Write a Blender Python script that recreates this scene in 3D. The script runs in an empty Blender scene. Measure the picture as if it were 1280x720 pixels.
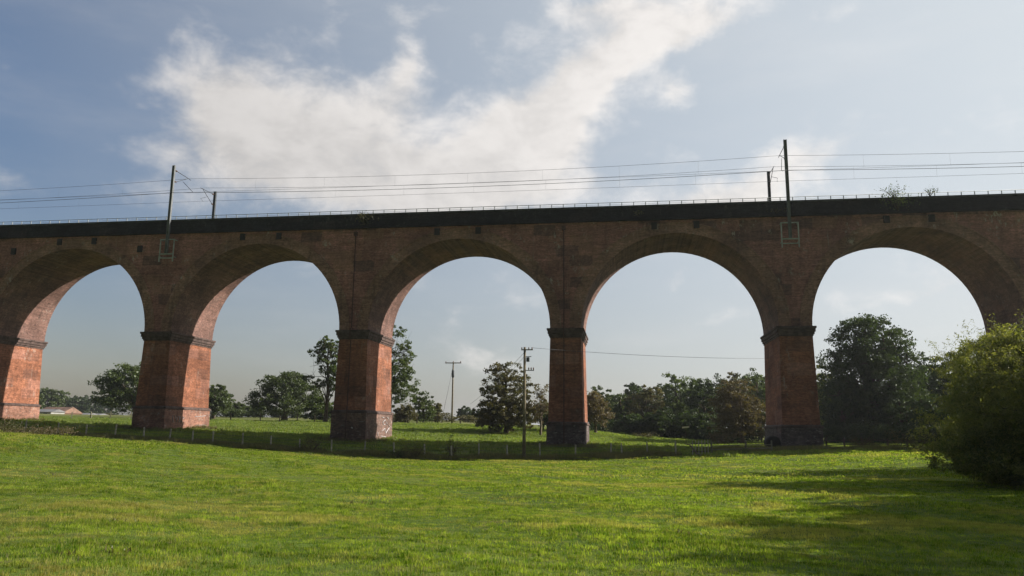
import bpy, bmesh, math, random
import numpy as np
from mathutils import Vector, Matrix

R = math.radians
rng = np.random.default_rng(11)
random.seed(5)
sc = bpy.context.scene
COL = sc.collection

# ------------------------------------------------------------------ camera and frame
# world frame: X runs along the viaduct, Y points away through it (front face at y = 0),
# z = 0 is the top of the impost bands
F, PITCH, ROLL, YAW = 969.8, R(10.362), R(0.586), R(-8.42)
CAM = Vector((50.382, -77.406, -10.10))
fwd = Vector((math.sin(YAW) * math.cos(PITCH), math.cos(YAW) * math.cos(PITCH), math.sin(PITCH)))
r0 = Vector((math.cos(YAW), -math.sin(YAW), 0)); u0 = r0.cross(fwd)
rgt = r0 * math.cos(ROLL) + u0 * math.sin(ROLL); upv = u0 * math.cos(ROLL) - r0 * math.sin(ROLL)

def ray(px, py):
    return (fwd * F + rgt * (px - 640) + upv * (360 - py)).normalized()
def at(px, py, D):
    d = ray(px, py); return CAM + d * (D / math.hypot(d.x, d.y))

cd = bpy.data.cameras.new('camera'); cam = bpy.data.objects.new('camera', cd); COL.objects.link(cam)
cd.sensor_width = 36; cd.lens = 36 * F / 1280; cd.clip_end = 20000; cd.clip_start = 0.1
m = Matrix((rgt, upv, -fwd)).transposed().to_4x4(); m.translation = CAM
cam.matrix_world = m; sc.camera = cam

# ------------------------------------------------------------------ helpers
def tag(o, label=None, cat=None, group=None, kind=None):
    if label: o['label'] = label
    if cat: o['category'] = cat
    if group: o['group'] = group
    if kind: o['kind'] = kind
    return o
def thing(name, label, cat, loc=(0, 0, 0), group=None):
    o = bpy.data.objects.new(name, None); COL.objects.link(o); o.location = loc
    o.empty_display_size = 0.3
    return tag(o, label, cat, group)
def link(name, me, mat, parent=None, loc=None):
    if mat is not None and not me.materials: me.materials.append(mat)
    o = bpy.data.objects.new(name, me); COL.objects.link(o)
    if parent is not None: o.parent = parent
    if loc is not None: o.location = loc
    return o
class MB:
    """collects boxes, prisms and tubes; build() links them as one mesh object"""
    def __init__(s): s.v = []; s.f = []; s.sm = []
    def add(s, vs, fs, sm=False):
        n = len(s.v); s.v += [tuple(p) for p in vs]; s.f += [tuple(i + n for i in f) for f in fs]; s.sm += [sm] * len(fs); return s
    def box(s, c, d, rot=None):
        hx, hy, hz = d[0] / 2, d[1] / 2, d[2] / 2
        vs = [Vector((x, y, z)) for x in (-hx, hx) for y in (-hy, hy) for z in (-hz, hz)]
        if rot is not None: vs = [rot @ p for p in vs]
        vs = [p + Vector(c) for p in vs]
        return s.add(vs, [(0, 1, 3, 2), (4, 6, 7, 5), (0, 4, 5, 1), (2, 3, 7, 6), (0, 2, 6, 4), (1, 5, 7, 3)])
    def frustum(s, lo, hi):
        """lo / hi = (x0,x1,y0,y1,z)"""
        vs = [(x, y, q[4]) for q in (lo, hi) for x, y in ((q[0], q[2]), (q[1], q[2]), (q[1], q[3]), (q[0], q[3]))]
        return s.add(vs, [(3, 2, 1, 0), (4, 5, 6, 7), (0, 1, 5, 4), (1, 2, 6, 5), (2, 3, 7, 6), (3, 0, 4, 7)])
    def tube(s, pts, r, n=6, caps=True):
        pts = [Vector(p) for p in pts]; rs = r if isinstance(r, (list, tuple)) else [r] * len(pts)
        vs = []; fs = []
        for i, p in enumerate(pts):
            t = (pts[min(i + 1, len(pts) - 1)] - pts[max(i - 1, 0)]).normalized()
            a = t.cross(Vector((0, 0, 1)) if abs(t.z) < 0.9 else Vector((1, 0, 0))).normalized(); b = t.cross(a)
            for k in range(n):
                w = 2 * math.pi * k / n; vs.append(p + (a * math.cos(w) + b * math.sin(w)) * rs[i])
        for i in range(len(pts) - 1):
            for k in range(n):
                fs.append((i * n + k, i * n + (k + 1) % n, (i + 1) * n + (k + 1) % n, (i + 1) * n + k))
        if caps: fs += [tuple(range(n))[::-1], tuple((len(pts) - 1) * n + k for k in range(n))]
        return s.add(vs, fs, True)
    def mesh(s, name):
        me = bpy.data.meshes.new(name); me.from_pydata([tuple(p) for p in s.v], [], s.f)
        me.polygons.foreach_set('use_smooth', s.sm)
        bm = bmesh.new(); bm.from_mesh(me); bmesh.ops.recalc_face_normals(bm, faces=bm.faces[:]); bm.to_mesh(me); bm.free()
        return me
    def build(s, name, mat, parent=None, loc=None, bevel=0):
        o = link(name, s.mesh(name), mat, parent, loc)
        if bevel:
            b = o.modifiers.new('bevel', 'BEVEL'); b.width = bevel; b.segments = 1; b.limit_method = 'ANGLE'
        return o

# ------------------------------------------------------------------ materials
def newmat(name):
    ma = bpy.data.materials.new(name); ma.use_nodes = True
    nt = ma.node_tree; nt.nodes.clear()
    return ma, nt
class N:
    """tiny node-graph writer"""
    def __init__(s, nt): s.nt = nt
    def n(s, t, **k):
        x = s.nt.nodes.new(t)
        for a, b in k.items(): setattr(x, a, b)
        return x
    def sock(s, x, i, v):
        if v is None: return
        if isinstance(v, bpy.types.NodeSocket): s.nt.links.new(v, x.inputs[i])
        else:
            if x.inputs[i].type == 'RGBA' and not hasattr(v, '__len__'): v = (v, v, v, 1)
            elif x.inputs[i].type == 'RGBA' and len(v) == 3: v = (*v, 1)
            x.inputs[i].default_value = v
    def math(s, op, a, b=None, c=None, clamp=False):
        x = s.n('ShaderNodeMath', operation=op, use_clamp=clamp)
        s.sock(x, 0, a); s.sock(x, 1, b); s.sock(x, 2, c); return x.outputs[0]
    def mix(s, f, a, b, blend='MIX'):
        x = s.n('ShaderNodeMix', data_type='RGBA', blend_type=blend)
        s.sock(x, 0, f); s.sock(x, 6, a); s.sock(x, 7, b); return x.outputs[2]
    def noise(s, vec, scale, detail=4, rough=0.55, dist=0.0):
        x = s.n('ShaderNodeTexNoise'); s.sock(x, 'Vector', vec)
        x.inputs['Scale'].default_value = scale; x.inputs['Detail'].default_value = detail
        x.inputs['Roughness'].default_value = rough; x.inputs['Distortion'].default_value = dist
        return x.outputs['Fac']
    def ramp(s, v, lo, hi, a=0.0, b=1.0):
        x = s.n('ShaderNodeMapRange', interpolation_type='SMOOTHSTEP')
        s.sock(x, 0, v); s.sock(x, 1, lo); s.sock(x, 2, hi); s.sock(x, 3, a); s.sock(x, 4, b); return x.outputs[0]
    def scale(s, vec, sx, sy, sz, off=(0, 0, 0)):
        x = s.n('ShaderNodeMapping'); s.sock(x, 'Vector', vec)
        x.inputs['Scale'].default_value = (sx, sy, sz); x.inputs['Location'].default_value = off; return x.outputs[0]
    def pos(s): return s.n('ShaderNodeNewGeometry').outputs['Position']
    def out(s, surf=None, vol=None):
        x = s.n('ShaderNodeOutputMaterial')
        if surf is not None: s.nt.links.new(surf, x.inputs['Surface'])
        if vol is not None: s.nt.links.new(vol, x.inputs['Volume'])
    def principled(s, col, rough=0.9, normal=None, metallic=0.0, spec=0.3):
        x = s.n('ShaderNodeBsdfPrincipled'); s.sock(x, 'Base Color', col); s.sock(x, 'Roughness', rough)
        x.inputs['Metallic'].default_value = metallic; x.inputs['Specular IOR Level'].default_value = spec
        if normal is not None: s.nt.links.new(normal, x.inputs['Normal'])
        return x.outputs[0]
    def bump(s, h, strength=0.5, dist=0.05):
        x = s.n('ShaderNodeBump'); s.sock(x, 'Height', h); x.inputs['Strength'].default_value = strength
        x.inputs['Distance'].default_value = dist; return x.outputs[0]

def plain(name, col, rough=0.85, metallic=0.0, var=0.35, sc_=3.0, bump=0.0):
    ma, nt = newmat(name); g = N(nt); p = g.pos()
    a = g.noise(p, sc_, 5, 0.65); v = g.ramp(a, 0.3, 0.7, 1 - var, 1 + var)
    c = g.mix(1.0, (*col, 1), v, 'MULTIPLY')
    nrm = g.bump(g.noise(p, sc_ * 6, 4), bump, 0.03) if bump else None
    g.out(g.principled(c, rough, nrm, metallic)); return ma

def brick(name, base, patches=1.0, soot=0.5, pale=0.5, plinth=0.0):
    """brickwork: real courses, rectangular repairs, lime runs, soot and damp, all in world metres"""
    ma, nt = newmat(name); g = N(nt)
    geo = g.n('ShaderNodeNewGeometry'); P = geo.outputs['Position']
    sx = g.n('ShaderNodeSeparateXYZ'); nt.links.new(P, sx.inputs[0]); X, Y, Z = sx.outputs
    cx = g.n('ShaderNodeCombineXYZ')
    nrm = g.n('ShaderNodeSeparateXYZ'); nt.links.new(geo.outputs['Normal'], nrm.inputs[0])
    # along-wall coordinate: x on front faces, y on side faces
    side = g.math('GREATER_THAN', g.math('ABSOLUTE', nrm.outputs[0]), 0.7)
    U = g.math('ADD', g.math('MULTIPLY', X, g.math('SUBTRACT', 1.0, side)), g.math('MULTIPLY', Y, side))
    g.sock(cx, 0, U); g.sock(cx, 1, Z); UV = cx.outputs[0]
    br = g.n('ShaderNodeTexBrick'); nt.links.new(UV, br.inputs['Vector'])
    br.inputs['Scale'].default_value = 1.0; br.inputs['Brick Width'].default_value = 0.24
    br.inputs['Row Height'].default_value = 0.08; br.inputs['Mortar Size'].default_value = 0.008
    br.inputs['Color1'].default_value = (0.72, 0.72, 0.72, 1); br.inputs['Color2'].default_value = (1.3, 1.25, 1.2, 1)
    br.inputs['Mortar'].default_value = (1.15, 1.2, 1.25, 1)
    c = g.mix(1.0, (*base, 1), br.outputs['Color'], 'MULTIPLY')
    # rectangular repair patches
    b2 = g.n('ShaderNodeTexBrick'); 
    wob = g.n('ShaderNodeVectorMath', operation='ADD')
    nz = g.n('ShaderNodeTexNoise'); nt.links.new(UV, nz.inputs['Vector']); nz.inputs['Scale'].default_value = 0.9; nz.inputs['Detail'].default_value = 3
    sc2 = g.n('ShaderNodeVectorMath', operation='SCALE'); nt.links.new(nz.outputs['Color'], sc2.inputs[0]); sc2.inputs['Scale'].default_value = 0.55
    nt.links.new(UV, wob.inputs[0]); nt.links.new(sc2.outputs[0], wob.inputs[1]); nt.links.new(wob.outputs[0], b2.inputs['Vector'])
    b2.inputs['Scale'].default_value = 1.0; b2.inputs['Brick Width'].default_value = 2.3; b2.inputs['Row Height'].default_value = 1.1
    b2.inputs['Mortar Size'].default_value = 0.0; b2.offset = 0.37
    b2.inputs['Color1'].default_value = (0, 0, 0, 1); b2.inputs['Color2'].default_value = (1, 1, 1, 1)
    pm = g.n('ShaderNodeSeparateColor'); nt.links.new(b2.outputs['Color'], pm.inputs[0]); pv = pm.outputs[0]
    c = g.mix(g.math('MULTIPLY', g.ramp(pv, 0.78, 0.86), 0.55 * patches), c, (0.36, 0.19, 0.155, 1))
    c = g.mix(g.math('MULTIPLY', g.ramp(pv, 0.16, 0.10), 0.45 * patches), c, (0.085, 0.062, 0.058, 1))
    # broad tonal drift
    c = g.mix(1.0, c, g.ramp(g.noise(P, 0.22, 5, 0.6), 0.3, 0.7, 0.68, 1.3), 'MULTIPLY')
    c = g.mix(1.0, c, g.ramp(g.noise(P, 1.6, 5, 0.7), 0.3, 0.7, 0.8, 1.2), 'MULTIPLY')
    # slight drift from course to course, and fine mottling
    c = g.mix(1.0, c, g.ramp(g.noise(g.scale(P, .35, .35, 5.0), 1.0, 3, .7), .3, .7, .80, 1.2), 'MULTIPLY')
    c = g.mix(1.0, c, g.ramp(g.noise(P, 4.5, 5, 0.75), 0.3, 0.7, 0.76, 1.25), 'MULTIPLY')
    wr = g.math('MULTIPLY', g.ramp(g.noise(g.scale(P, 2.4, 2.4, .16, (2, 5, 0)), 1.0, 5, .7), .60, .72), g.ramp(g.noise(P, .3, 3, .5), .42, .6))
    c = g.mix(g.math('MULTIPLY', wr, .45 * pale), c, (0.42, 0.36, 0.32, 1))
    # soot and damp run downwards
    st = g.noise(g.scale(P, 1.1, 1.1, 0.12), 1.0, 5, 0.65)
    c = g.mix(g.math('MULTIPLY', g.ramp(st, 0.50, 0.72), 0.75 * soot), c, (0.035, 0.032, 0.03, 1))
    # lime efflorescence: speckled pale patches
    le = g.math('MULTIPLY', g.ramp(g.noise(P, 0.45, 4, 0.6), 0.52, 0.66), g.ramp(g.noise(g.scale(P, 1, 1, 0.55, (7, 3, 1)), 3.2, 6, 0.75), 0.52, 0.64))
    c = g.mix(g.math('MULTIPLY', le, 0.75 * pale), c, (0.50, 0.43, 0.38, 1))
    if plinth:
        pt = g.ramp(g.noise(g.scale(P, 1, 1, 2.2), 2.3, 5, 0.8), 0.55, 0.66)
        c = g.mix(g.math('MULTIPLY', pt, plinth), c, (0.48, 0.44, 0.42, 1))
    h = g.math('ADD', g.math('MULTIPLY', br.outputs['Fac'], -0.3), g.noise(P, 7, 5, 0.7))
    g.out(g.principled(c, 0.92, g.bump(h, 0.55, 0.04), spec=0.2)); return ma

M = {}
M['brick'] = brick('red_brick', (0.325, 0.158, 0.146), 1.25, 0.42, 1.8)
M['shaft'] = brick('pier_brick', (0.265, 0.112, 0.068), 0.7, 0.5, 0.8)
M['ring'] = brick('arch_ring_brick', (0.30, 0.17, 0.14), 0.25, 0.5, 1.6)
M['soffit'] = brick('dark_soffit_brick', (0.20, 0.118, 0.10), 0.4, 0.7, 0.8)  # arch undersides, a darker brick than the ring face
M['plinth'] = brick('grey_plinth_brick', (0.125, 0.10, 0.10), 0.3, 0.5, 0.8, 0.55)
M['mixplinth'] = brick('mixed_plinth_brick', (0.19, 0.12, 0.10), 0.3, 0.5, 0.8, 0.5)
M['redplinth'] = brick('red_plinth_brick', (0.26, 0.135, 0.10), 0.3, 0.4, 0.8, 0.45)
M['impost'] = plain('impost_stone', (0.105, 0.072, 0.064), 0.9, var=0.5, sc_=2.0, bump=0.5)
M['parapet'] = brick('parapet_dark_brick', (0.021, 0.021, 0.025), 0.06, 0.3, 0.16)
M['coping'] = plain('coping_stone', (0.05, 0.052, 0.055), 0.85, var=0.4, sc_=2.0, bump=0.3)
M['steel'] = plain('galvanised_steel', (0.45, 0.47, 0.48), 0.6, 0.25, 0.25, 2.0)
M['midsteel'] = plain('weathered_mast_steel', (0.17, 0.18, 0.19), 0.7, 0.1, 0.3, 1.2)
M['darksteel'] = plain('dark_weathered_steel', (0.07, 0.08, 0.09), 0.6, 0.3, 0.3, 2.0)
M['wire'] = plain('overhead_conductor', (0.10, 0.10, 0.11), 0.5, 0.5, 0.1, 2.0)
M['pipe'] = plain('rusty_downpipe', (0.10, 0.05, 0.04), 0.8, 0.1, 0.3, 2.0)
M['iron'] = plain('cast_iron_pipe', (0.035, 0.028, 0.026), 0.7, 0.2, 0.3, 2.0)
M['ceramic'] = plain('brown_insulator', (0.16, 0.09, 0.06), 0.25, 0.0, 0.2, 5.0)
M['pole'] = plain('weathered_pole_wood', (0.20, 0.17, 0.12), 0.9, 0.0, 0.35, 2.5, 0.4)
M['post'] = plain('grey_fence_wood', (0.48, 0.45, 0.37), 0.9, 0.0, 0.35, 3.0, 0.4)
M['postmid'] = plain('mossy_fence_wood', (0.19, 0.18, 0.13), 0.9, 0.0, 0.35, 3.0, 0.4)
M['postdark'] = plain('dark_fence_wood', (0.10, 0.085, 0.06), 0.9, 0.0, 0.35, 3.0, 0.4)
M['bark'] = plain('bark', (0.085, 0.065, 0.045), 0.95, 0.0, 0.4, 3.0, 0.8)
M['palebark'] = plain('pale_bark', (0.17, 0.14, 0.105), 0.95, 0.0, 0.4, 3.0, 0.8)
M['ballast'] = plain('ballast', (0.13, 0.12, 0.11), 0.95, 0.0, 0.4, 8.0, 0.8)
M['render'] = plain('pale_render', (0.36, 0.355, 0.34), 0.9, 0.0, 0.12, 0.6)
M['rooftile'] = plain('brown_roof_tiles', (0.26, 0.16, 0.12), 0.9, 0.0, 0.3, 0.5, 0.3)
M['roofgrey'] = plain('grey_sheet_roof', (0.20, 0.20, 0.21), 0.7, 0.0, 0.25, 0.5)
M['farmbrick'] = plain('farm_brick', (0.33, 0.17, 0.12), 0.9, 0.0, 0.25, 0.8)
M['pane'] = plain('dark_window_glass', (0.03, 0.035, 0.04), 0.15, 0.0, 0.1, 1.0)
M['wrap'] = plain('black_bale_wrap', (0.012, 0.012, 0.013), 0.8, 0.0, 0.3, 4.0, 0.6)
M['sign'] = plain('white_painted_board', (0.75, 0.75, 0.72), 0.6, 0.0, 0.08, 4.0)
M['graffiti'] = plain('pale_spray_paint', (0.62, 0.58, 0.60), 0.8, 0.0, 0.25, 6.0)

def leafmat(name, a, b, trans=0.42, straw=None, strawamt=0.0):
    ma, nt = newmat(name); g = N(nt)
    at_ = g.n('ShaderNodeAttribute', attribute_name='rnd').outputs['Fac']
    oi = g.n('ShaderNodeObjectInfo').outputs['Random']
    P = g.pos(); n = g.noise(P, 0.5, 3, 0.6)
    f = g.math('ADD', g.math('MULTIPLY', at_, 0.6), g.ramp(n, 0.3, 0.7, -0.15, 0.55), clamp=True)
    c = g.mix(f, (*a, 1), (*b, 1))
    if straw: c = g.mix(g.math('MULTIPLY', g.ramp(g.math('FRACT', g.math('MULTIPLY', at_, 17.3)), 0.5, 0.9), strawamt), c, (*straw, 1))
    c = g.mix(1.0, c, g.math('ADD', 0.85, g.math('MULTIPLY', oi, 0.3)), 'MULTIPLY')
    df = g.n('ShaderNodeBsdfDiffuse'); g.sock(df, 0, c)
    tr = g.n('ShaderNodeBsdfTranslucent'); g.sock(tr, 0, g.mix(1.0, c, (1.25, 1.35, 0.55, 1), 'MULTIPLY'))
    mx = g.n('ShaderNodeMixShader'); mx.inputs[0].default_value = trans
    nt.links.new(df.outputs[0], mx.inputs[1]); nt.links.new(tr.outputs[0], mx.inputs[2])
    gl = g.n('ShaderNodeBsdfGlossy'); gl.inputs['Roughness'].default_value = 0.5; g.sock(gl, 0, (0.8, 0.85, 0.8, 1))
    m2 = g.n('ShaderNodeMixShader'); m2.inputs[0].default_value = 0.035
    nt.links.new(mx.outputs[0], m2.inputs[1]); nt.links.new(gl.outputs[0], m2.inputs[2])
    g.out(m2.outputs[0]); return ma
M['oak'] = leafmat('oak_leaves', (0.046, 0.070, 0.022), (0.115, 0.145, 0.05), 0.42)
M['darkoak'] = leafmat('dark_leaves', (0.028, 0.048, 0.018), (0.072, 0.10, 0.035), 0.36)
M['green'] = leafmat('green_leaves', (0.05, 0.075, 0.02), (0.10, 0.13, 0.035), 0.38)
M['yellow'] = leafmat('yellowing_leaves', (0.10, 0.12, 0.025), (0.18, 0.18, 0.045), 0.4)
M['brown'] = leafmat('brown_autumn_leaves', (0.115, 0.088, 0.05), (0.20, 0.15, 0.085), 0.35)
M['mixed'] = leafmat('mixed_autumn_leaves', (0.06, 0.066, 0.024), (0.155, 0.125, 0.055), 0.36)
M['willow'] = leafmat('willow_leaves', (0.05, 0.068, 0.02), (0.235, 0.24, 0.07), 0.47, (0.38, 0.32, 0.13), 0.4)
def grassmat():
    ma, nt = newmat('grass_blades'); g = N(nt); P = g.pos()
    rn = g.n('ShaderNodeAttribute', attribute_name='rnd').outputs['Fac']
    # faint mowing rows, roughly parallel to the viaduct
    rw = g.noise(g.scale(P, .22, 2.0, 0, (4, 4, 0)), 1.0, 4, .65)
    a = g.noise(P, 0.14, 4, .6); b = g.noise(P, 0.75, 5, .65, .4); c_ = g.noise(P, 3.2, 5, .7)
    f = g.math('ADD', g.math('MULTIPLY', rn, .35), g.ramp(c_, .32, .68, -.25, .75), clamp=True)
    c = g.mix(f, (.09, .165, .016, 1), (.44, .50, .085, 1))
    c = g.mix(g.ramp(b, .52, .66, 0, .7), c, (.07, .14, .015, 1))
    c = g.mix(g.ramp(g.math('ADD', g.math('MULTIPLY', a, .45), g.math('MULTIPLY', g.noise(g.scale(P, 1, 1, 1, (9, 4, 2)), .6, 6, .7), .55)), .50, .575, 0, .8), c, (.50, .42, .16, 1))
    c = g.mix(1.0, c, g.ramp(rw, .32, .68, .62, 1.22), 'MULTIPLY')
    c = g.mix(g.math('MULTIPLY', g.math('GREATER_THAN', g.math('FRACT', g.math('MULTIPLY', rn, 23.7)), .86), .7), c, (.42, .36, .16, 1))
    df = g.n('ShaderNodeBsdfDiffuse'); g.sock(df, 0, c); tr = g.n('ShaderNodeBsdfTranslucent'); g.sock(tr, 0, g.mix(1.0, c, (1.12, 1.27, .5, 1), 'MULTIPLY'))
    mx = g.n('ShaderNodeMixShader'); mx.inputs[0].default_value = .6; nt.links.new(df.outputs[0], mx.inputs[1]); nt.links.new(tr.outputs[0], mx.inputs[2])
    g.out(mx.outputs[0]); return ma
M['blade'] = grassmat()
M['weed'] = leafmat('weed_leaves', (0.05, 0.10, 0.02), (0.10, 0.17, 0.04), 0.4)
M['pasture'] = leafmat('pasture_blades', (0.085, 0.15, 0.02), (0.26, 0.33, 0.065), 0.55, (0.38, 0.32, 0.14), 0.45)
M['rough'] = leafmat('rough_grass_blades', (0.09, 0.105, 0.035), (0.20, 0.18, 0.07), 0.4, (0.28, 0.22, 0.11), 0.6)

# ------------------------------------------------------------------ terrain
def gp(px, py, D):
    p = at(px, py, D); return (p.x, p.y, p.z)
def rel(f_, l_, z):   # metres forward and right of the camera
    p = CAM + Vector((math.sin(YAW), math.cos(YAW), 0)) * f_ + Vector((math.cos(YAW), -math.sin(YAW), 0)) * l_
    return (p.x, p.y, z)
ctrl = [
    rel(0, 0, -11.75), rel(-30, 0, -11.6), rel(0, 25, -11.9), rel(0, -25, -11.3), rel(-30, -40, -10.8), rel(-30, 40, -11.9),
    rel(12, 0, -11.8), rel(25, 0, -12.0), rel(45, 0, -12.45), rel(30, 20, -12.0), rel(20, -12, -11.7), rel(45, 20, -12.25), rel(30, -20, -11.5),
    gp(20, 548, 42), gp(0, 541, 58), gp(90, 549.5, 64), gp(-120, 532, 60), gp(220, 556, 66), gp(330, 565, 66), gp(458, 573, 65), gp(560, 577, 62), gp(700, 577, 61), gp(850, 573, 62), gp(1000, 570.5, 62), gp(1150, 570, 58),
    # the fence line
    gp(76, 546, 83), gp(148, 548, 80), gp(216, 552, 77), gp(307, 560, 75), gp(379, 565.5, 72), gp(458, 571, 70), gp(532, 574, 68), gp(635, 575, 66), gp(719, 573.5, 66), gp(808, 571, 67), gp(887, 569.5, 68), gp(961, 565, 72), gp(1100, 562, 76), gp(-60, 538, 92),
    # the pier feet
    (-44, 0, -9.3), (-22, 0, -9.62), (-22, 8.6, -9.55), (0, 0, -10.38), (0, 8.6, -10.25), (22.2, 0, -11.2), (22.2, 8.6, -11.15), (44.4, 0, -11.55), (44.4, 8.6, -11.5), (66.6, 0, -11.68), (66.6, 8.6, -11.7), (88.8, 0, -11.9), (110, 0, -12.0), (88, 10, -11.8),
    # beyond
    gp(100, 524, 140), gp(100, 519, 230), gp(300, 526, 130), gp(370, 526, 150), gp(300, 521, 240), gp(560, 529, 130), gp(500, 529.5, 125), gp(600, 533, 115), gp(660, 546, 103), gp(560, 525, 200), gp(620, 528, 190),
    gp(742, 541, 108), gp(790, 553, 104), gp(860, 552, 110), gp(860, 549, 140), gp(960, 552, 125), gp(1040, 557, 105), gp(1150, 557, 100), gp(1100, 553, 140), gp(1300, 556, 110),
    gp(0, 520, 160), gp(0, 515, 260), gp(-200, 515, 200), gp(-200, 512, 320), gp(860, 545, 240), gp(1200, 545, 240),
]
ctrl = np.array(ctrl)
def phi(r): return np.sqrt(r * r + 64.0)
_n = len(ctrl)
_A = np.zeros((_n + 3, _n + 3)); _d = np.hypot(ctrl[:, None, 0] - ctrl[None, :, 0], ctrl[:, None, 1] - ctrl[None, :, 1])
_A[:_n, :_n] = phi(_d) - np.eye(_n) * 2.0
_A[:_n, _n] = 1; _A[:_n, _n + 1] = ctrl[:, 0]; _A[:_n, _n + 2] = ctrl[:, 1]; _A[_n:, :_n] = _A[:_n, _n:].T
_W = np.linalg.solve(_A, np.r_[ctrl[:, 2], 0, 0, 0])
def Gv(x, y):
    x = np.asarray(x, float); y = np.asarray(y, float)
    r = np.hypot(x[..., None] - ctrl[:, 0], y[..., None] - ctrl[:, 1])
    z = phi(r) @ _W[:_n] + _W[_n] + _W[_n + 1] * x + _W[_n + 2] * y
    d = np.hypot(x - CAM.x, y - CAM.y)
    k = np.clip((d - 210) / 220, 0, 1); k = k * k * (3 - 2 * k)
    lim = np.where(y > 0, -8.0, -11.5)
    # gentle lumps
    z = z + 0.045 * np.sin(x * 0.55 + 1.3 * np.sin(y * 0.31)) * np.sin(y * 0.47 + x * 0.13) + 0.03 * np.sin(x * 1.3 + y * 0.9)
    return z * (1 - k) + lim * k
def G(x, y): return float(Gv(x, y))

def ground_mat():
    ma, nt = newmat('meadow_ground'); g = N(nt); P = g.pos()
    n1 = g.noise(P, 0.18, 5, 0.6); n2 = g.noise(P, 1.6, 6, 0.7); n3 = g.noise(P, 14, 4, 0.7)
    c = g.mix(g.ramp(n1, 0.35, 0.65), (0.085, 0.14, 0.02, 1), (0.135, 0.185, 0.03, 1))
    c = g.mix(g.ramp(n2, 0.45, 0.75), c, (0.18, 0.17, 0.05, 1))
    c = g.mix(g.math('MULTIPLY', g.ramp(n3, 0.5, 0.75), 0.35), c, (0.05, 0.07, 0.018, 1))
    # mown stripes run across the slope, faint
    sp = g.noise(g.scale(P, 0.05, 0.9, 0.0), 1.0, 3, 0.6)
    c = g.mix(1.0, c, g.ramp(sp, 0.3, 0.7, 0.85, 1.18), 'MULTIPLY')
    sx = g.n('ShaderNodeSeparateXYZ'); nt.links.new(P, sx.inputs[0])
    far = g.ramp(sx.outputs[1], 24.0, 60.0)     # rank pasture beyond the viaduct
    c = g.mix(g.math('MULTIPLY', far, 0.6), c, g.mix(g.ramp(g.noise(P, 0.06, 5, 0.6), 0.4, 0.6), (0.15, 0.155, 0.05, 1), (0.22, 0.20, 0.085, 1)))
    h = g.math('ADD', g.math('MULTIPLY', n3, 0.4), n2)
    g.out(g.principled(c, 0.95, g.bump(h, 0.9, 0.12), spec=0.1)); return ma
M['ground'] = ground_mat()

# polar sheet centred on the viewer, fine near, coarse towards the horizon
rad = np.concatenate([np.linspace(0.5, 120, 150), np.geomspace(121.5, 6000, 90)])
ang = np.linspace(0, 2 * np.pi, 361)[:-1]
AA, RR = np.meshgrid(ang, rad)
gx = CAM.x + RR * np.sin(AA); gy = CAM.y + RR * np.cos(AA)
gz = Gv(gx.ravel(), gy.ravel())
verts = np.stack([gx.ravel(), gy.ravel(), gz], 1); na = 360
faces = []
for i in range(len(rad) - 1):
    for k in range(na):
        k2 = (k + 1) % na; faces.append((i * na + k, i * na + k2, (i + 1) * na + k2, (i + 1) * na + k))
faces.append(tuple(range(na))[::-1])
me = bpy.data.meshes.new('ground'); me.from_pydata(verts.tolist(), [], faces); me.polygons.foreach_set('use_smooth', [True] * len(faces))
bm = bmesh.new(); bm.from_mesh(me); bmesh.ops.recalc_face_normals(bm, faces=bm.faces[:]); bm.to_mesh(me); bm.free()
if me.polygons[0].normal.z < 0: me.flip_normals()
tag(link('ground', me, M['ground']), 'grass meadow sloping gently away to the viaduct', 'ground', kind='structure')

# ------------------------------------------------------------------ leaf and blade meshes
def quadmesh(name, V, rnd, mat, smooth=False):
    """V: (n,4,3) quads"""
    n = len(V); me = bpy.data.meshes.new(name)
    me.vertices.add(n * 4); me.vertices.foreach_set('co', V.reshape(-1).astype(np.float32))
    me.loops.add(n * 4); me.loops.foreach_set('vertex_index', np.arange(n * 4, dtype=np.int32))
    me.polygons.add(n); me.polygons.foreach_set('loop_start', np.arange(0, n * 4, 4, dtype=np.int32))
    me.update(calc_edges=True)
    a = me.attributes.new('rnd', 'FLOAT', 'FACE'); a.data.foreach_set('value', rnd.astype(np.float32))
    me.materials.append(mat); me.validate(); return me
def unit(v): return v / np.maximum(np.linalg.norm(v, axis=-1, keepdims=True), 1e-9)
def leaves(C, size, aspect=0.55, droop=None, rg=rng):
    """leaf quads (kite shaped, slightly cupped) around centres C"""
    n = len(C); a = unit(rg.normal(size=(n, 3)))
    if droop is not None: a = unit(a * (1 - droop) + np.array([0, 0, -1.0]) * droop)
    b = unit(np.cross(a, rg.normal(size=(n, 3)))); c = np.cross(a, b)
    s = (size * rg.uniform(0.6, 1.35, n))[:, None]
    w = s * aspect
    return np.stack([C - a * s * 0.5, C + b * w * 0.5 - a * s * 0.05, C + a * s * 0.5 + c * s * 0.12, C - b * w * 0.5 - a * s * 0.05], 1)

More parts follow.
